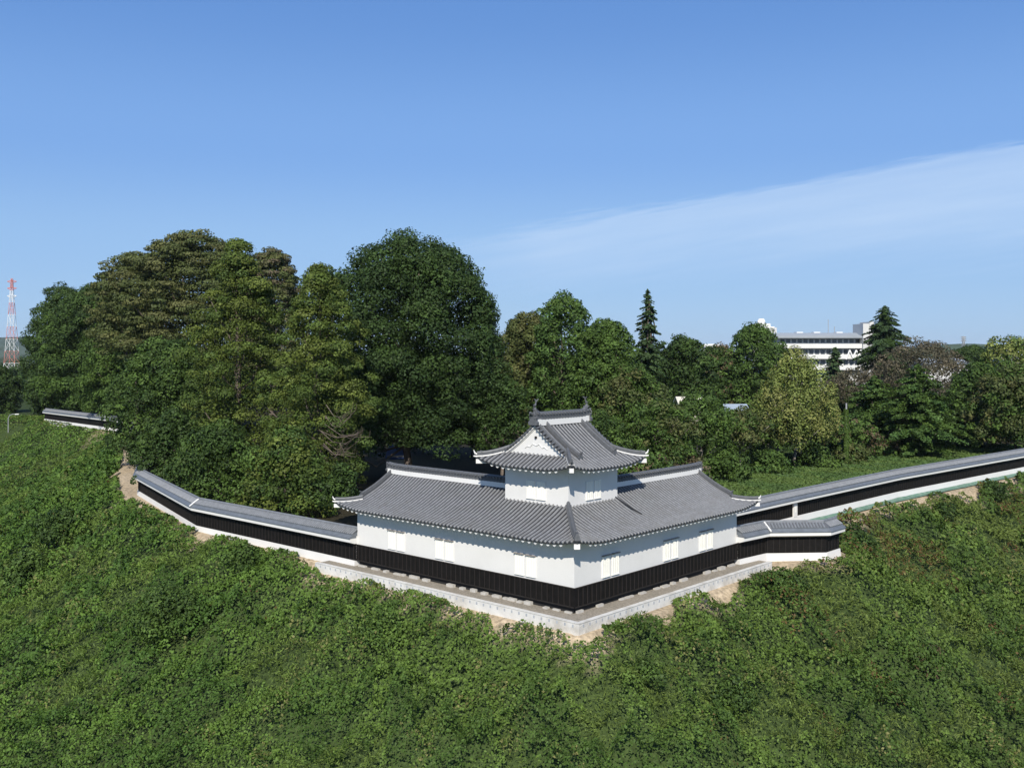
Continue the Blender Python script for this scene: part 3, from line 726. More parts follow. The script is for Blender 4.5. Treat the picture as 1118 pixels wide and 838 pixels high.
def bough_pts(c, Rr, H, env, nb, dens, seed, cols, lsize, droop=.25, wid=.16, rise=.0):
    """conifer: level boughs in rough tiers, each a flat spray narrowing to its tip"""
    g = np.random.default_rng(seed); aP, aN, aC, cent = [], [], [], []
    for i in range(nb):
        h = ((i+g.random())/nb)**.9; h = round(h*nb/5)/(nb/5)+g.normal()*.012; h = min(.985, max(0, h)); th = g.uniform(0, 6.283); Lb = env(h)*Rr*g.uniform(.6, 1.15)
        m = int(dens*Lb*Lb*wid*4)+14; t = g.random(m)**.7; w = g.normal(size=m)*wid*Lb*(1.15-t)*.9+g.normal(size=m)*.08
        z = -droop*Lb*t*t+rise*Lb*t+g.normal(size=m)*.05*Lb*(1.1-t)-g.random(m)*.10*Lb*.6
        d = np.array((math.cos(th), math.sin(th))); n = np.array((-d[1], d[0]))
        aP.append(np.stack([c[0]+d[0]*t*Lb+n[0]*w, c[1]+d[1]*t*Lb+n[1]*w, c[2]+h*H+z], 1)); cent.append((c[0]+d[0]*Lb*.7, c[1]+d[1]*Lb*.7, c[2]+h*H-droop*Lb*.5))
        aN.append(np.array((d[0]*.3, d[1]*.3, 1))+g.normal(size=(m, 3))*.45); aC.append(np.array(cols[g.integers(len(cols))])*g.uniform(.8, 1.2)*g.uniform(.75, 1.3, (m, 1)))
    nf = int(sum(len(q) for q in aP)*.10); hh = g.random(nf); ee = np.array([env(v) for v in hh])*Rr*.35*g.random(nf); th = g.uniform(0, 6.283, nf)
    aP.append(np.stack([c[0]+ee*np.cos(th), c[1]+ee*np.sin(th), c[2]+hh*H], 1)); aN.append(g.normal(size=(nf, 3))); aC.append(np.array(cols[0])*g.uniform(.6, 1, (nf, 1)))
    return np.concatenate(aP), np.concatenate(aN), np.concatenate(aC), np.array(cent)
ENV = {
 'round': lambda h: math.sqrt(max(0, 1-(abs(h-.42)/.60)**2.2)),
 'dome': lambda h: math.sqrt(max(0, 1-(max(0, h-.15)/.87)**2.3))*(.8+.2*min(1, h/.15)),
 'cone': lambda h: (1-min(1,h)**2.3)**.85*(.66+.34*min(1, h/.22))+.08,
 'wide': lambda h: math.sqrt(max(0, 1-min(1, h)**5.5))*(.82+.18*min(1, h/.15)),
 'spire': lambda h: (1-h)**.62*(.75+.25*min(1, h/.2))+.05,
 'fan': lambda h: (1-min(1,h)**1.7)**.8*(.55+.45*min(1, h/.25))+.10,
 'vase': lambda h: max(.12, math.sin(min(1, .22+h*.9)*math.pi*.56))*math.sqrt(max(.02, 1-max(0, h-.7)**2*9)),
 'bush': lambda h: math.sqrt(max(0, 1-h**2.2)),
}
DK = [(.042,.074,.019),(.052,.088,.021),(.035,.062,.018)]
MG = [(.064,.110,.024),(.076,.126,.028),(.054,.094,.024)]
OL = [(.086,.104,.034),(.100,.106,.038),(.072,.092,.031)]
BR = [(.125,.094,.055),(.108,.088,.054),(.100,.098,.048)]
SG = [(.092,.124,.026),(.076,.112,.024),(.104,.132,.028),(.064,.098,.023)]
YG = [(.180,.215,.060),(.150,.190,.050),(.195,.205,.065)]
BG = [(.058,.098,.042),(.072,.116,.048)]
GR = [(.078,.135,.036),(.062,.116,.032)]
PU = [(.096,.085,.056),(.112,.096,.064),(.080,.076,.048)]
SPEC = {  # env, lump radius / R, flat, coverage, leaf size, density
 'broad': ('dome', .16, .72, 2.7, .34, 9.0), 'great': ('wide', .15, .72, 2.9, .34, 9.0), 'round': ('round', .20, .75, 2.1, .34, 9.0), 'zelkova': ('dome', .18, .30, 2.3, .32, 8.5),
 'sugi': ('cone', .20, .56, 1.35, .31, 12), 'vase': ('vase', .19, .75, 2.2, .34, 6.5),
 'fan': ('fan', .15, 1.5, 1.9, .30, 7.0),
 'bush': ('bush', .26, .75, 2.4, .26, 9.0), 'bare': ('dome', .17, .5, 2.3, .28, 4.2), 'cedar': ('spire', 0, 0, 150, .30, 16), 'flatfir': ('cone', 0, 0, 150, .32, 11)}
def tree(px, top, hw, Y, kind, cols, label, cbot=None, group=None, name='tree', seed=None, trunk=True, pale=False, squash=1.0, cat='tree', dens=1., lean=0, zb=None):
    X = (px-CX)/F*Y; zt = CZ-(top-HY)/F*Y
    zb = float(height(np.array([X]), np.array([Y]))[0]) if zb is None else zb
    Rr = hw/F*Y; H = zt-zb
    zc = CZ-(cbot-HY)/F*Y if cbot else zb+.28*H
    zc = max(zc, zb+.2)
    env, lr, flat, cv, ls, dn = SPEC[kind]
    seed = seed or int(px*7+top)
    t = thing(name, label, cat, (X, Y, zb), group)
    lsz = ls*max(.62, min(1.2, Y/150))
    if kind == 'bush': lsz = max(.16, min(.34, .0026*Y))
    if kind in ('cedar', 'flatfir'):
        Hc = zt-zc
        P, N, C, cent = bough_pts((X, Y, zc), Rr*1.12, Hc, ENV[env], 210 if kind == 'cedar' else 170, dn*dens*(.32/lsz)**1.3, seed, cols, lsz, .22 if kind == 'cedar' else .12, .17 if kind == 'cedar' else .20)
    else:
        lump = max(.55, min(2.3, Rr*lr)); Hc = zt-zc-lump*flat*.7
        nl = int(cv*(2*math.pi*Rr*Hc*.8+1.5*Rr*Rr)/(math.pi*lump*lump*(.5+.5*flat))*dens); nl = max(26, min(700, nl))
        P, N, C, cent = crown_pts((X+lean, Y, zc+lump*flat*.2), Rr, Hc, ENV[env], nl, lump, flat, lsz, dn*(.36/lsz)**1.4, seed, cols, squash,
                              droop=.05, hbias=1.0 if kind not in ('broad', 'zelkova', 'bare') else .85, tier=int(Hc/(lump*1.75)) if kind == 'sugi' else 0, lobe=.10 if kind == 'great' else .24, fill=.05 if kind == 'bare' else .5 if kind == 'great' else .30)
    g = np.random.default_rng(seed+5)
    P[:, 2] = np.maximum(P[:, 2], zb+.05)
    Q = leaf_quads(P, N, lsz*g.uniform(.6, 1.25, len(P)), g.uniform(.55, 1.0, len(P)))
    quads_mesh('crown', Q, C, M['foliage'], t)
    if trunk:
        mb = MB(); r0 = max(.12, H*.018); n = 7; base = np.array((X, Y, zb-.3)); topp = np.array((X+lean, Y, zc+Hc*(.85 if env in ('cone', 'spire') else .6)))
        path = [base+(topp-base)*k/n+np.array((g.normal()*.012*H*(0 < k < n), g.normal()*.012*H*(0 < k < n), 0)) for k in range(n+1)]
        mb.tube(path, [r0*(1.25 if k == 0 else 1)*(1-.8*k/n) for k in range(n+1)], 8)
        far = cent[np.argsort(g.random(len(cent)))[:16]]
        for q in far:
            f_ = min(.92, max(.25, (q[2]-zb)/max(1, topp[2]-zb)*.62)); a = base+(topp-base)*f_; mid = a*.5+q*.5+np.array((0,0,-.04*H)) + g.normal(size=3)*.02*H
            mb.tube([a, mid, q], [r0*.42*(1-f_*.5), r0*.26, .035], 5)
        mb.build('trunk', M['palebark' if pale else 'bark'], t, True, recalc=False)
    return t
#    px  top  hw   Y  kind colour label
tree(3, 402, 20, 268, 'round', DK, 'low dark tree at the left edge of the grove below the pylon', 462)
tree(66, 314, 36, 256, 'round', DK, 'dark round-headed tree at the left end of the big grove', 450)
tree(108, 314, 58, 246, 'broad', DK+MG, 'broad dark green tree above the far stretch of wall', 446)
tree(150, 276, 58, 195, 'zelkova', OL, 'olive brown tree with flat layered boughs, left of the grove top', 380)
tree(212, 257, 78, 188, 'zelkova', OL, 'tallest spreading olive tree with layered crown at the top of the grove', 400)
tree(295, 274, 46, 182, 'zelkova', OL+BR[1:], 'brownish crown rising between the two yellow green conifers', 400)
tree(186, 372, 62, 145, 'broad', MG+DK, 'wide green tree hanging over the bend of the left wall', 496)
tree(138, 352, 48, 216, 'broad', MG, 'broad green tree in the middle of the left grove above the wall', 448)
tree(84, 380, 42, 262, 'broad', MG+DK, 'green tree whose boughs droop over the far stretch of wall', 446)
tree(260, 262, 62, 128, 'sugi', SG, 'tall puffy yellow green conifer, the left one of the two in front of the grove', 505)
tree(350, 289, 58, 112, 'sugi', SG, 'tall puffy yellow green conifer, the right one of the two nearest the turret', 548)
tree(446, 261, 104, 128, 'great', [(.036,.064,.018),(.044,.076,.020),(.030,.054,.017)], 'huge dark evergreen dome directly behind the left wing of the turret', 486, squash=.75)
tree(240, 462, 55, 106, 'bush', MG+DK, 'leafy green understorey tree beside the left wall below the left conifer', 545, name='shrub', cat='shrub')
tree(312, 470, 50, 100, 'bush', MG+SG, 'bright green understorey shrub beside the left wall below the right conifer', 555, name='shrub', cat='shrub')
tree(190, 450, 42, 118, 'bush', DK, 'dark bush behind the bend of the left wall', 520, name='shrub', cat='shrub')
tree(548, 412, 34, 125, 'round', DK, 'small dark tree directly behind the upper storey', 490)
tree(392, 425, 26, 158, 'round', DK, 'small dark tree in the shade left of the shed with the blue sheet', 480)
tree(462, 418, 34, 162, 'round', DK+MG, 'shaded tree under the huge dark dome, above the middle of the left wing', 478)
tree(515, 430, 28, 156, 'round', DK, 'shaded little tree under the right side of the huge dark dome', 482)
tree(372, 508, 20, 92, 'bush', DK, 'added dark low bush standing in for the black shade in the corner between the left wall and the turret', 552, name='shrub', cat='shrub', trunk=False)  # bush added to fill this corner with darkness in place of tree shade
tree(578, 343, 46, 145, 'broad', OL, 'olive crown between the huge dark tree and the bright green one', 470)
tree(616, 323, 40, 138, 'round', GR+MG, 'bright green pointed crown rising behind the upper storey', 470)
tree(662, 350, 42, 132, 'broad', MG, 'mid green tree to the left of the slim cedar', 490)
tree(707, 316, 21, 146, 'cedar', BG, 'slim tall cedar standing above the tree line, bare lower trunk', 435, dens=1.6)
tree(690, 400, 40, 125, 'round', MG+OL, 'green rounded tree in front of the slim cedar trunk', 500)
tree(742, 368, 40, 178, 'round', DK, 'dark tree to the right of the slim cedar', 450)
tree(783, 378, 34, 200, 'broad', DK+BR[:1], 'low dark tree before the white school, with a few brown boughs', 450)
tree(826, 355, 36, 196, 'round', MG, 'rounded green tree left of the white school', 450)
tree(868, 384, 52, 140, 'fan', YG, 'yellow green tree with upright fanning boughs beside the school', 478, pale=True)
tree(912, 379, 16, 215, 'cedar', BG, 'small dark cedar standing in front of the school balconies', 425)
tree(966, 334, 33, 245, 'cedar', BG+DK[:1], 'dark cedar rising beside the school stair tower', 400)
tree(935, 404, 38, 205, 'bare', PU, 'thin brown crown below the small cedar', 440)
tree(1005, 374, 62, 200, 'bare', PU, 'wide leafless looking brown crown right of the school', 440)
tree(955, 410, 38, 168, 'flatfir', GR+MG, 'green fir with level boughs, left one of the pair beside the right wall', 490)
tree(1002, 398, 44, 156, 'flatfir', GR+MG, 'green fir with a pale trunk, right one of the pair beside the right wall', 488, pale=True)
tree(1068, 398, 38, 172, 'broad', DK+MG, 'dark tree behind the right wall, next to the fir pair', 480)
tree(1100, 368, 34, 185, 'vase', YG+MG, 'yellow green tree rising at the right edge of the photograph', 470)
tree(1108, 396, 48, 158, 'broad', MG+OL, 'green tree with drooping crown by the wall at the right edge', 482)
tree(1060, 378, 26, 330, 'broad', DK, 'distant dark round wood crown on the horizon at right', 400)
tree(650, 450, 42, 112, 'round', DK+MG, 'dark leafy tree just behind the right side of the upper storey', 520)
tree(722, 438, 36, 114, 'round', MG+OL, 'leafy tree above the ridge of the right wing with a stout trunk', 500)
tree(765, 430, 36, 128, 'round', MG, 'green tree behind the end of the right wing', 485, pale=True)
tree(808, 446, 34, 134, 'round', OL+MG, 'thin grey green tree with pale crooked stems above the wall start', 480, pale=True)
tree(850, 456, 30, 140, 'round', MG+OL, 'low tree under the yellow green tree on the left', 485, pale=True)
tree(893, 452, 28, 145, 'round', OL+MG, 'small olive tree under the yellow green tree on the right', 480, pale=True)
tree(930, 458, 28, 152, 'round', MG+BR[:1], 'low bush tree below the left fir', 485)
tree(1045, 442, 26, 172, 'round', DK, 'small dark tree in the gap right of the fir pair', 480)
def dead_branches():
    conifer = [o for o in bpy.data.objects if o.get('label', '').startswith('tall puffy yellow green conifer, the right')][0]
    g = np.random.default_rng(12); mb = MB(); Y = 107.
    for k in range(11):
        a = at(352+g.uniform(-3, 6), g.uniform(430, 488), Y); tipx = g.uniform(382, 404); rise = g.uniform(-6, 14)
        b = at(tipx-12, 0, Y-2+g.uniform(-2, 2)); b[2] = a[2]-g.uniform(.3, 1.2); c = b+np.array((1.2, g.uniform(-.6, .6), rise*.1)); m_ = (a+b)/2-np.array((0, 0, .5))
        mb.tube([a, m_, b, c, c+np.array((.1, 0, .7))], [.05, .04, .03, .02, .012], 5)
        for q in range(3): d_ = b+np.array((g.uniform(-.8, .4), g.uniform(-.5, .5), g.uniform(-.7, .6))); mb.tube([m_*.4+b*.6, d_, d_+np.array((.5, 0, .4))], [.03, .02, .01], 4)
    mb.build('dead_branches', M['bark'], conifer, recalc=False)
dead_branches()
tree(802, 460, 44, 152, 'bush', DK+MG, 'dark understorey below the cream house with the blue grey roof', 505, name='thicket', cat='thicket', trunk=False)
tree(742, 455, 36, 145, 'bush', DK, 'dark understorey below the half hidden cream walled house', 505, name='thicket', cat='thicket', trunk=False)
tree(905, 456, 40, 162, 'bush', DK+MG, 'dark understorey behind the foot of the yellow green tree', 500, name='thicket', cat='thicket', trunk=False)
# understorey band behind the grass
k = 0
for px, top, hw, Y, lab in ((705, 492, 34, 106, 'low bramble thicket behind the ridge of the right wing'), (745, 494, 28, 114, 'low thicket with rusty leaves behind the right wing'),
        (790, 494, 28, 126, 'low green thicket above the right end of the turret roof'), (838, 492, 28, 135, 'low green thicket on the grass below the yellow green tree'),
        (885, 486, 28, 142, 'low thicket around a pair of pale stems'), (925, 482, 26, 148, 'low thicket beside the utility pole'), (968, 478, 26, 158, 'low thicket under the left fir')):
    tree(px, top, hw, Y, 'bush', [MG+BR[:1], BR+MG, MG, GR+MG, MG, OL+MG, MG+BR[:1]][k], lab, top+26, name='thicket', cat='thicket', trunk=False); k += 1
# shrubs on the bank
for px, top, hw, Y, cols, lab, cb_ in (
    (934, 566, 22, 86, DK, 'dark glossy shrub just right of the short bent wall', 604),
    (268, 586, 24, 82, MG, 'round bright green shrub on the bank under the left wall', 622),
    (190, 622, 50, 76, MG+MG+DK, 'large dark bush on the bank left of the kerb', 690),
    (70, 548, 34, 92, MG+DK, 'dark bush on the upper left bank', 590),
    (30, 590, 26, 88, MG, 'green bush at the left edge halfway up the bank', 640),
    (850, 615, 28, 72, MG+DK, 'low bush by the right end of the kerb', 645),
    (700, 716, 30, 57, MG, 'low dark bush below the right side of the kerb corner', 745),
    (800, 735, 34, 60, MG+DK, 'dark spreading bush on the lower right bank', 775),
    (1015, 695, 30, 72, MG+BR[:1], 'low bush on the right bank', 730),
    (1085, 520, 16, 124, DK, 'small dark shrub below the right wall near the photo edge', 545),
    (1030, 545, 18, 112, DK+MG, 'small shrub beside the bare soil under the right wall', 565),
    (420, 665, 34, 68, MG, 'pale green mound of leaves below the left kerb', 700)):
    X = (px-CX)/F*Y
    # stand on the slope: find the depth at which the ray through the shrub foot meets the bank
    Ys = np.linspace(40, 170, 900); zz = CZ-(cb_-HY)/F*Ys; hh = height((px-CX)/F*Ys, Ys); s_ = np.where(zz < hh)[0]
    Yh = Ys[s_[0]] if len(s_) else Y
    o = tree(px, top+(cb_-top)*.25, hw, Yh, 'bush', cols, lab, cb_, name='shrub', cat='shrub', trunk=False)

# ground cover: one sheet of climbing leaves over the whole bank
def cover():
    N0 = 4400000
    Y = 34+rng.random(N0)**.8*235; px = rng.uniform(-120, 1240, N0); X = (px-CX)/F*Y
    keep = rng.random(N0) < np.clip((60/Y)**.6, 0, 1); X, Y = X[keep], Y[keep]
    d, _ = edge_field(X, Y)
    z = height(X, Y); py = HY+(CZ-z)/Y*F
    lim = bare(X, Y)
    k = ((d > lim) | ((X < -100) & (d < -1.6) & (d > -14))) & (py < 900)
    X, Y, z, d = X[k], Y[k], z[k], d[k]
    # thin by a target density per square metre
    cell = 1.0; ix = ((X+400)/cell).astype(int); iy = (Y/cell).astype(int); key = ix*5000+iy
    cnt = np.bincount(key); dens = cnt[key]
    target = 100*np.clip(62/Y, .25, 1.5)**1.5
    k = rng.random(len(X)) < target/np.maximum(dens, 1e-6)
    X, Y, z, d = X[k], Y[k], z[k], d[k]; n = len(X)
    e = .4; zx = (height(X+e, Y)-height(X-e, Y))/(2*e); zy = (height(X, Y+e)-height(X, Y-e))/(2*e)
    tn = np.stack([-zx, -zy, np.ones(n)], 1); tn /= np.linalg.norm(tn, axis=1, keepdims=True)
    mound = np.clip(fbm(X, Y, 2.1, 60, 3)-.42, 0, 1)*4.6 + np.clip(fbm(X, Y, 1.0, 66, 2)-.38, 0, 1)*2.3
    kind = fbm(X, Y, 7.5, 80); kind2 = fbm(X, Y, 3.0, 90); kind3 = fbm(X, Y, 1.4, 97)
    bush = np.clip((.43-kind2)*9, 0, 1)*.9
    mound = (mound+bush)*np.where(X < -70, .45, 1)
    hgt = rng.random(n)**.7*.30+mound*np.clip(d/3, .05, 1)
    P = np.stack([X, Y, z+hgt], 1)
    def bmp(x, y): return np.clip(fbm(x, y, 1.0, 66, 2)-.38, 0, 1)*2.3
    mx_ = (np.clip(fbm(X+.25, Y, 2.1, 60, 3)-.42, 0, 1)-np.clip(fbm(X-.25, Y, 2.1, 60, 3)-.42, 0, 1))*3.4/.5
    my_ = (np.clip(fbm(X, Y+.25, 2.1, 60, 3)-.42, 0, 1)-np.clip(fbm(X, Y-.25, 2.1, 60, 3)-.42, 0, 1))*3.4/.5
    mx_ = mx_+(bmp(X+.15, Y)-bmp(X-.15, Y))/.3; my_ = my_+(bmp(X, Y+.15)-bmp(X, Y-.15))/.3
    N = np.stack([-zx-mx_, -zy-my_, np.ones(n)], 1); N /= np.linalg.norm(N, axis=1, keepdims=True)
    grassy = (kind > .53) & (kind2 > .45)
    dark = (kind2 < .40) | (kind3 < .30)
    N = N+rng.normal(size=(n, 3))*np.where(grassy, .65, .42)[:, None]
    base = np.empty((n, 3)); base[:] = (.092, .148, .029)
    base[dark] = (.060, .106, .022); base[grassy] = (.108, .154, .034)
    right = np.clip((X-8)/25, 0, 1); nb = fbm(X, Y, 5, 120)
    base = base*(1-right[:, None]*np.array((.0, .04, .0)))
    brown = (nb > .66-.09*right*np.clip((Y-70)/20, 0, 1)) & (rng.random(n) < .40*np.clip(right+.05, 0, 1)) & (d > .5)
    base[brown] = np.array((.110, .070, .028))
    dry = (fbm(X, Y, 2.4, 140) > .68) & (rng.random(n) < .3); base[dry] = (.150, .150, .052)
    near = (d < 1.2) & (rng.random(n) < .15); base[near] = (.150, .150, .055)
    left = np.clip((-X-5)/20, 0, 1); base *= (1+left[:, None]*np.array((-.05, .03, -.05)))
    col = base*rng.uniform(.72, 1.28, (n, 1))*(.85+.3*kind3[:, None])
    sz = np.clip(.0026*Y, .13, .38)*rng.uniform(.6, 1.3, n); asp = np.where(grassy, rng.uniform(.16, .4, n), rng.uniform(.6, 1.0, n))
    sz = np.where(grassy, sz*1.35, sz)
    print('cover leaves', n)
    tag(quads_mesh('ground_cover', leaf_quads(P, N, sz, asp), col, M['foliage']), 'dense green creepers, weeds and grasses covering the bank below the walls', 'ground cover', kind='stuff')
cover()
def grass_field():
    n = 150000; Y = rng.uniform(84, 175, n); X = (rng.uniform(690, 1160, n)-CX)/F*Y
    d, _ = edge_field(X, Y); k = (d < -2.2) & (d > -34); X, Y = X[k], Y[k]; n = len(X)
    P = np.stack([X, Y, height(X, Y)+rng.random(n)*.35], 1); N = np.array((0, -.5, .8))+rng.normal(size=(n, 3))*.5
    b = np.where((fbm(X, Y, 6, 9) > .5)[:, None], np.array((.080, .125, .032)), np.array((.062, .108, .030)))
    tag(quads_mesh('grass', leaf_quads(P, N, rng.uniform(.3, .55, n), rng.uniform(.2, .5, n)), b*rng.uniform(.7, 1.3, (n, 1)), M['foliage']), 'rough green grass between the right-hand wall and the trees', 'grass', kind='stuff')
grass_field()
def far_wood():
    g = np.random.default_rng(99); Ps, Ns, Cs, Ss = [], [], [], []
    for i in range(640):
        Y = g.uniform(205, 900); px = g.uniform(-330, 1380); X = (px-CX)/F*Y
        low = 800 < px < 1080 and Y < 330
        if px < 330 and Y < 275: continue
        hgt = g.uniform(8, 14.5); r_ = g.uniform(4, 8)
        if px < 60: hgt = g.uniform(4, 7)
        if low: hgt = g.uniform(6, 9.5)
        ls_ = .0042*Y if Y < 300 else .0036*Y
        P, N, C, _ = crown_pts((X, Y, 1.0), r_, hgt-2, ENV['round'], 16, r_*.42, .8, .9, min(2.4, 1.3/ls_**1.6), 300+i, [DK, MG, OL, DK][g.integers(4)])
        Ps.append(P); Ns.append(N); Cs.append(C); Ss.append(np.full(len(P), min(1.9, ls_)))
    P = np.concatenate(Ps); N = np.concatenate(Ns); C = np.concatenate(Cs)
    tag(quads_mesh('woodland', leaf_quads(P, N, np.concatenate(Ss)*g.uniform(.6, 1.2, len(P)), g.uniform(.6, 1, len(P))), C, M['foliage']), 'far mass of dark treetops filling the ground up to the horizon', 'woodland', kind='stuff')
far_wood()

# ------------------------------------------------------------------ distant buildings
def school():
    Y = 300.; t = thing('school_building', 'long white school block with balconies and stair tower seen over the trees', 'building', ((900-CX)/F*Y, Y, 0))
    X = lambda px: (px-CX)/F*Y
    Z = lambda py: CZ-(py-HY)/F*Y
    m = MB(); m.box(X(846), X(948), Y, Y+16, 0, Z(369)); m.build('wall', M['bwall'], t)
    m = MB(); m.box(X(843), X(944), Y-2.2, Y+17, Z(369), Z(366.5)); rf = m.build('roof', M['broof'], t)
    m = MB(); m.add([(X(843), Y-2.2, Z(368)), (X(944), Y-2.2, Z(368)), (X(944), Y+3, Z(363)), (X(843), Y+3, Z(363)), (X(843), Y+17, Z(363)), (X(944), Y+17, Z(363))], [(0,1,2,3), (3,2,5,4)]); m.build('roof_slope', M['broof'], rf)
    for a in (874, 893, 918): m = MB(); m.box(X(a), X(a+7), Y+4, Y+7, Z(363.4), Z(362)); m.build('roof_vent', M['white'], rf)
    for r_, (y0, y1) in enumerate(((379.5, 375.5), (391, 387), (403, 399))):
        m = MB(); m.box(X(846), X(940), Y-2.0, Y-1.8, Z(y0), Z(y1-.2)); m.box(X(846), X(940), Y-2., Y, Z(y0)-.15, Z(y0)); m.build('balcony', M['bwhite'], t)
    for r_, (yt, yb) in enumerate(((370.3, 374), (381.5, 386.5), (393, 398))):
        for k, a in enumerate(np.arange(852, 936, 6.3)):
            m = MB(); m.box(X(a), X(a+4.4), Y-.06, Y+.02, Z(yb), Z(yt)); m.build('window', M['glass'], t)
    m = MB(); m.box(X(938.5), X(948.5), Y-3, Y+6, 0, Z(353.5)); m.box(X(945), X(950), Y-3.3, Y+5, 0, Z(351.5)); st = m.build('stair_tower', M['bwall'], t)
    m = MB()
    for a in (905, 921, 928, 933): m.tube([(X(a), Y-2.3, Z(392)), (X(a+4), Y-2.3, Z(382))], .22, 5); m.tube([(X(a+8), Y-2.3, Z(392)), (X(a+4), Y-2.3, Z(382))], .22, 5)
    m.build('brace', M['white'], t)
    for a, h in ((910, 348), (917, 356)): m = MB(); m.tube([(X(a), Y+5, Z(364)), (X(a), Y+5, Z(h))], .10, 5); m.build('mast', M['steel'], t)
school()
def rooftop_block():
    Y = 330.; X = lambda px: (px-CX)/F*Y; Z = lambda py: CZ-(py-HY)/F*Y
    t = thing('office_building', 'white building top with a rounded water tank above the rounded green tree', 'building', (X(835), Y, 0))
    m = MB(); m.box(X(822), X(848), Y, Y+14, 0, Z(357.5)); m.build('wall', M['bwall'], t)
    m = MB(); m.box(X(825), X(842), Y+1, Y+9, Z(357.5), Z(353)); m.box(X(823), X(846), Y+.5, Y+13, Z(357.5), Z(356.5)); m.build('penthouse', M['white'], t)
    m = MB(); m.tube([(X(834.5), Y+4, Z(353)), (X(834.5), Y+4, Z(350)), (X(834.5), Y+4, Z(347.5))], [1.3, 1.3, .9], 12); m.build('water_tank', M['white'], t)
rooftop_block()
def simple_block(px0, px1, top, Y, label):
    X = lambda px: (px-CX)/F*Y; Z = lambda py: CZ-(py-HY)/F*Y
    t = thing('office_building', label, 'building', (X((px0+px1)/2), Y, 0))
    m = MB(); m.box(X(px0), X(px1), Y, Y+20, 0, Z(top)); m.build('wall', M['bwall'], t)
    m = MB(); m.box(X(px0+3), X(px1-6), Y+2, Y+14, Z(top), Z(top-1.6)); m.build('roof', M['white'], t)
    for k in range(3):
        m = MB(); m.box(X(px0+1), X(px1-1), Y-.2, Y, Z(top+3.6+k*4), Z(top+1.6+k*4)); m.build('window_band', M['glass'], t)
simple_block(766, 792, 377, 900, 'faint white office block on the horizon left of the rounded green tree')
def house(px, top, w, Y, label, roofm, wallm, hd=.5, sh=5):
    X = (px-CX)/F*Y; zt = CZ-(top-HY)/F*Y; hw = w/2/F*Y; dp = hw*1.1; ze = zt-hw*hd
    t = thing('house', label, 'house', (X, Y, 0))
    m = MB(); m.box(X-hw, X+hw, Y-dp, Y+dp, -.5, ze); m.add([(X-hw, Y-dp, ze), (X-hw, Y+dp, ze), (X-hw, Y, zt-.1)], [(0,1,2)]); m.add([(X+hw, Y-dp, ze), (X+hw, Y+dp, ze), (X+hw, Y, zt-.1)], [(0,1,2)])
    m.build('wall', wallm, t)
    m = MB(); o = .5
    for s_ in (-1, 1):
        m.obox((X, Y+s_*(dp+o)/2, (ze+zt)/2-.1), (hw+o, 0, 0), (0, (dp+o)/2, s_*-1*(zt-ze+.1)/2), (0, 0, .09))
    m.build('roof', roofm, t)
    for k in (-.5, .45):
        m = MB(); m.box(X+hw*k-.7, X+hw*k+.7, Y-dp-.04, Y-dp+.01, ze-1.9, ze-.7); f = m.build('window', M['glass'], t)
house(802, 441, 20, 165, 'cream house with a blue grey roof between the trees', M['houseroof'], M['housewall'])
house(752, 433, 22, 160, 'cream walled house half hidden behind the right grove', M['housewall'], M['housewall'])
house(574, 447, 18, 175, 'tan house glimpsed behind the trees by the upper storey', M['tan'], M['tan'])
house(1098, 382, 22, 300, 'grey roofed house on the horizon at the right edge', M['broof'], M['bwall'])
house(1024, 391, 44, 290, 'white low building seen through the brown crown', M['broof'], M['bwall'], .25)
sh = thing('shed', 'shed with a dark blue sheet roof behind the left wing ridge', 'shed', (*at(433, 500, 135)[:2], -.4))
c = at(433, 492, 135)
m = MB(); m.box(c[0]-1.1, c[0]+1.1, c[1]-1.5, c[1]+1.5, -.5, c[2]-.5); m.build('wall', M['housewall'], sh)
m = MB(); m.obox((c[0], c[1], c[2]-.1), (1.3, 0, 0), (0, 2.0, .8), (0, 0, .06)); m.build('roof', M['blue'], sh)

# pylons, poles, lamp
def pylon(px, top, base, Y, label, halfw, mats, nseg=8, h0=0):
    X = (px-CX)/F*Y; zt = CZ-(top-HY)/F*Y
    t = thing('power_pylon', label, 'pylon', (X, Y, 0)); zz = np.linspace(0, zt, nseg+1)
    def hw(z): f_ = z/zt; return halfw*(1-f_)**1.15+.5
    for i in range(nseg):
        m = MB(); z0, z1 = zz[i], zz[i+1]; a, b = hw(z0), hw(z1); r_ = .14*Y/700
        for (sx, sy) in ((1,1),(1,-1),(-1,-1),(-1,1)): m.tube([(X+sx*a, Y+sy*a, z0), (X+sx*b, Y+sy*b, z1)], r_, 4)
        for s_ in (1, -1):
            m.tube([(X-a, Y+s_*a, z0), (X+b, Y+s_*b, z1)], r_*.7, 4); m.tube([(X+a, Y+s_*a, z0), (X-b, Y+s_*b, z1)], r_*.7, 4)
            m.tube([(X+s_*a, Y-a, z0), (X+s_*b, Y+b, z1)], r_*.7, 4); m.tube([(X-b, Y+s_*b, z1), (X+b, Y+s_*b, z1)], r_*.7, 4)
        m.build('lattice_section', mats[i % 2], t)
    for k, z in enumerate((zt*.97, zt*.9, zt*.82)):
        m = MB(); w = 6*halfw/7; m.tube([(X-w, Y, z), (X, Y, z+.5), (X+w, Y, z)], .28*Y/700, 4); m.tube([(X-w, Y, z), (X, Y, z-1.4), (X+w, Y, z)], .2*Y/700, 4)
        m.build('crossarm', mats[(nseg-1-k//2) % 2], t)
pylon(13, 304, 400, 700, 'red and white lattice pylon on the left horizon', 3.8, [M['white'], M['red']])
pylon(1052, 367, 385, 2000, 'tiny grey pylon on the horizon at right', 6, [M['steel'], M['steel']], 6)
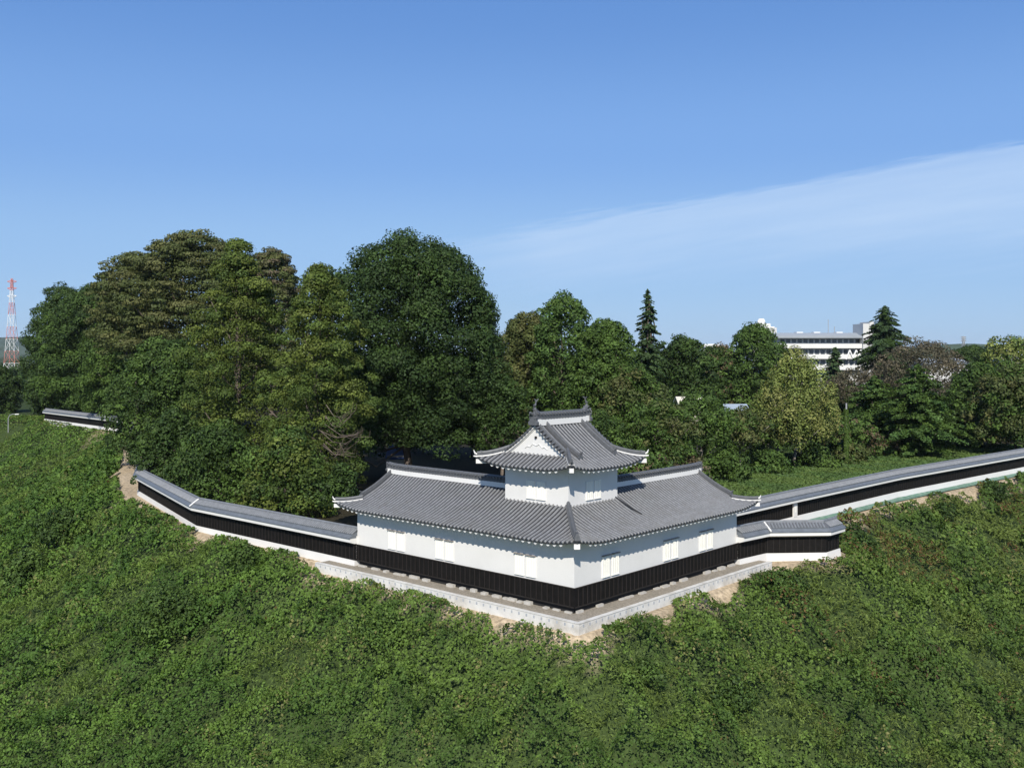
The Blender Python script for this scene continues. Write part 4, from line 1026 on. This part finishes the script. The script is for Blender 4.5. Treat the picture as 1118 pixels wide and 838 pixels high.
def pole():
    Y = 145; X = (924-CX)/F*Y; t = thing('utility_pole', 'slim utility pole overgrown with ivy between the thickets', 'pole', (X, Y, -.4))
    m = MB(); m.tube([(X, Y, -.6), (X, Y, CZ-(440-HY)/F*Y)], [.17, .12], 8); m.build('post', M['steel'], t)
    g = np.random.default_rng(5); n = 2500; z = g.uniform(0, 8, n); th = g.uniform(0, 6.28, n); D = np.stack([np.cos(th), np.sin(th), g.normal(size=n)*.3], 1)
    P = np.stack([X+D[:, 0]*.3, Y+D[:, 1]*.3, z-.4], 1)
    quads_mesh('ivy', leaf_quads(P, D+g.normal(size=(n, 3))*.4, g.uniform(.15, .3, n), g.uniform(.6, 1, n)), np.array(MG[1])*g.uniform(.7, 1.3, (n, 1)), M['foliage'], t)
pole()
def lamp():
    Y = 235; p = at(9, 462, Y); X = p[0]; z0 = float(height(np.array([X]), np.array([Y]))[0]); zt = CZ-(452-HY)/F*Y
    t = thing('street_lamp', 'slim grey street lamp with a curved arm at the left edge', 'lamp', (X, Y, z0))
    m = MB(); m.tube([(X, Y, z0), (X, Y, zt-1), (X+.3, Y, zt-.3), (X+1.0, Y, zt), (X+1.8, Y, zt+.05)], [.12, .1, .09, .08, .07], 6); m.build('post', M['steel'], t)
    m = MB(); m.obox((X+2.1, Y, zt+.02), (.45, 0, .03), (0, .18, 0), (0, 0, .09)); m.build('lamp_head', M['white'], t)
lamp()

# ------------------------------------------------------------------ air
def haze():
    m = MB(); m.box(-16000, 16000, -1500, 17500, -40, 180)
    mt = bpy.data.materials.new('haze'); mt.use_nodes = True; t = mt.node_tree; t.nodes.clear()
    o = t.nodes.new('ShaderNodeOutputMaterial'); v = t.nodes.new('ShaderNodeVolumePrincipled'); v.inputs['Density'].default_value = HAZE; v.inputs['Color'].default_value = (.80, .90, 1, 1); v.inputs['Anisotropy'].default_value = 0
    t.links.new(v.outputs[0], o.inputs['Volume'])
    tag(m.build('haze', mt, None), 'thin bluish haze of the distance', 'haze', kind='stuff')
HAZE = 3.5e-5
haze()
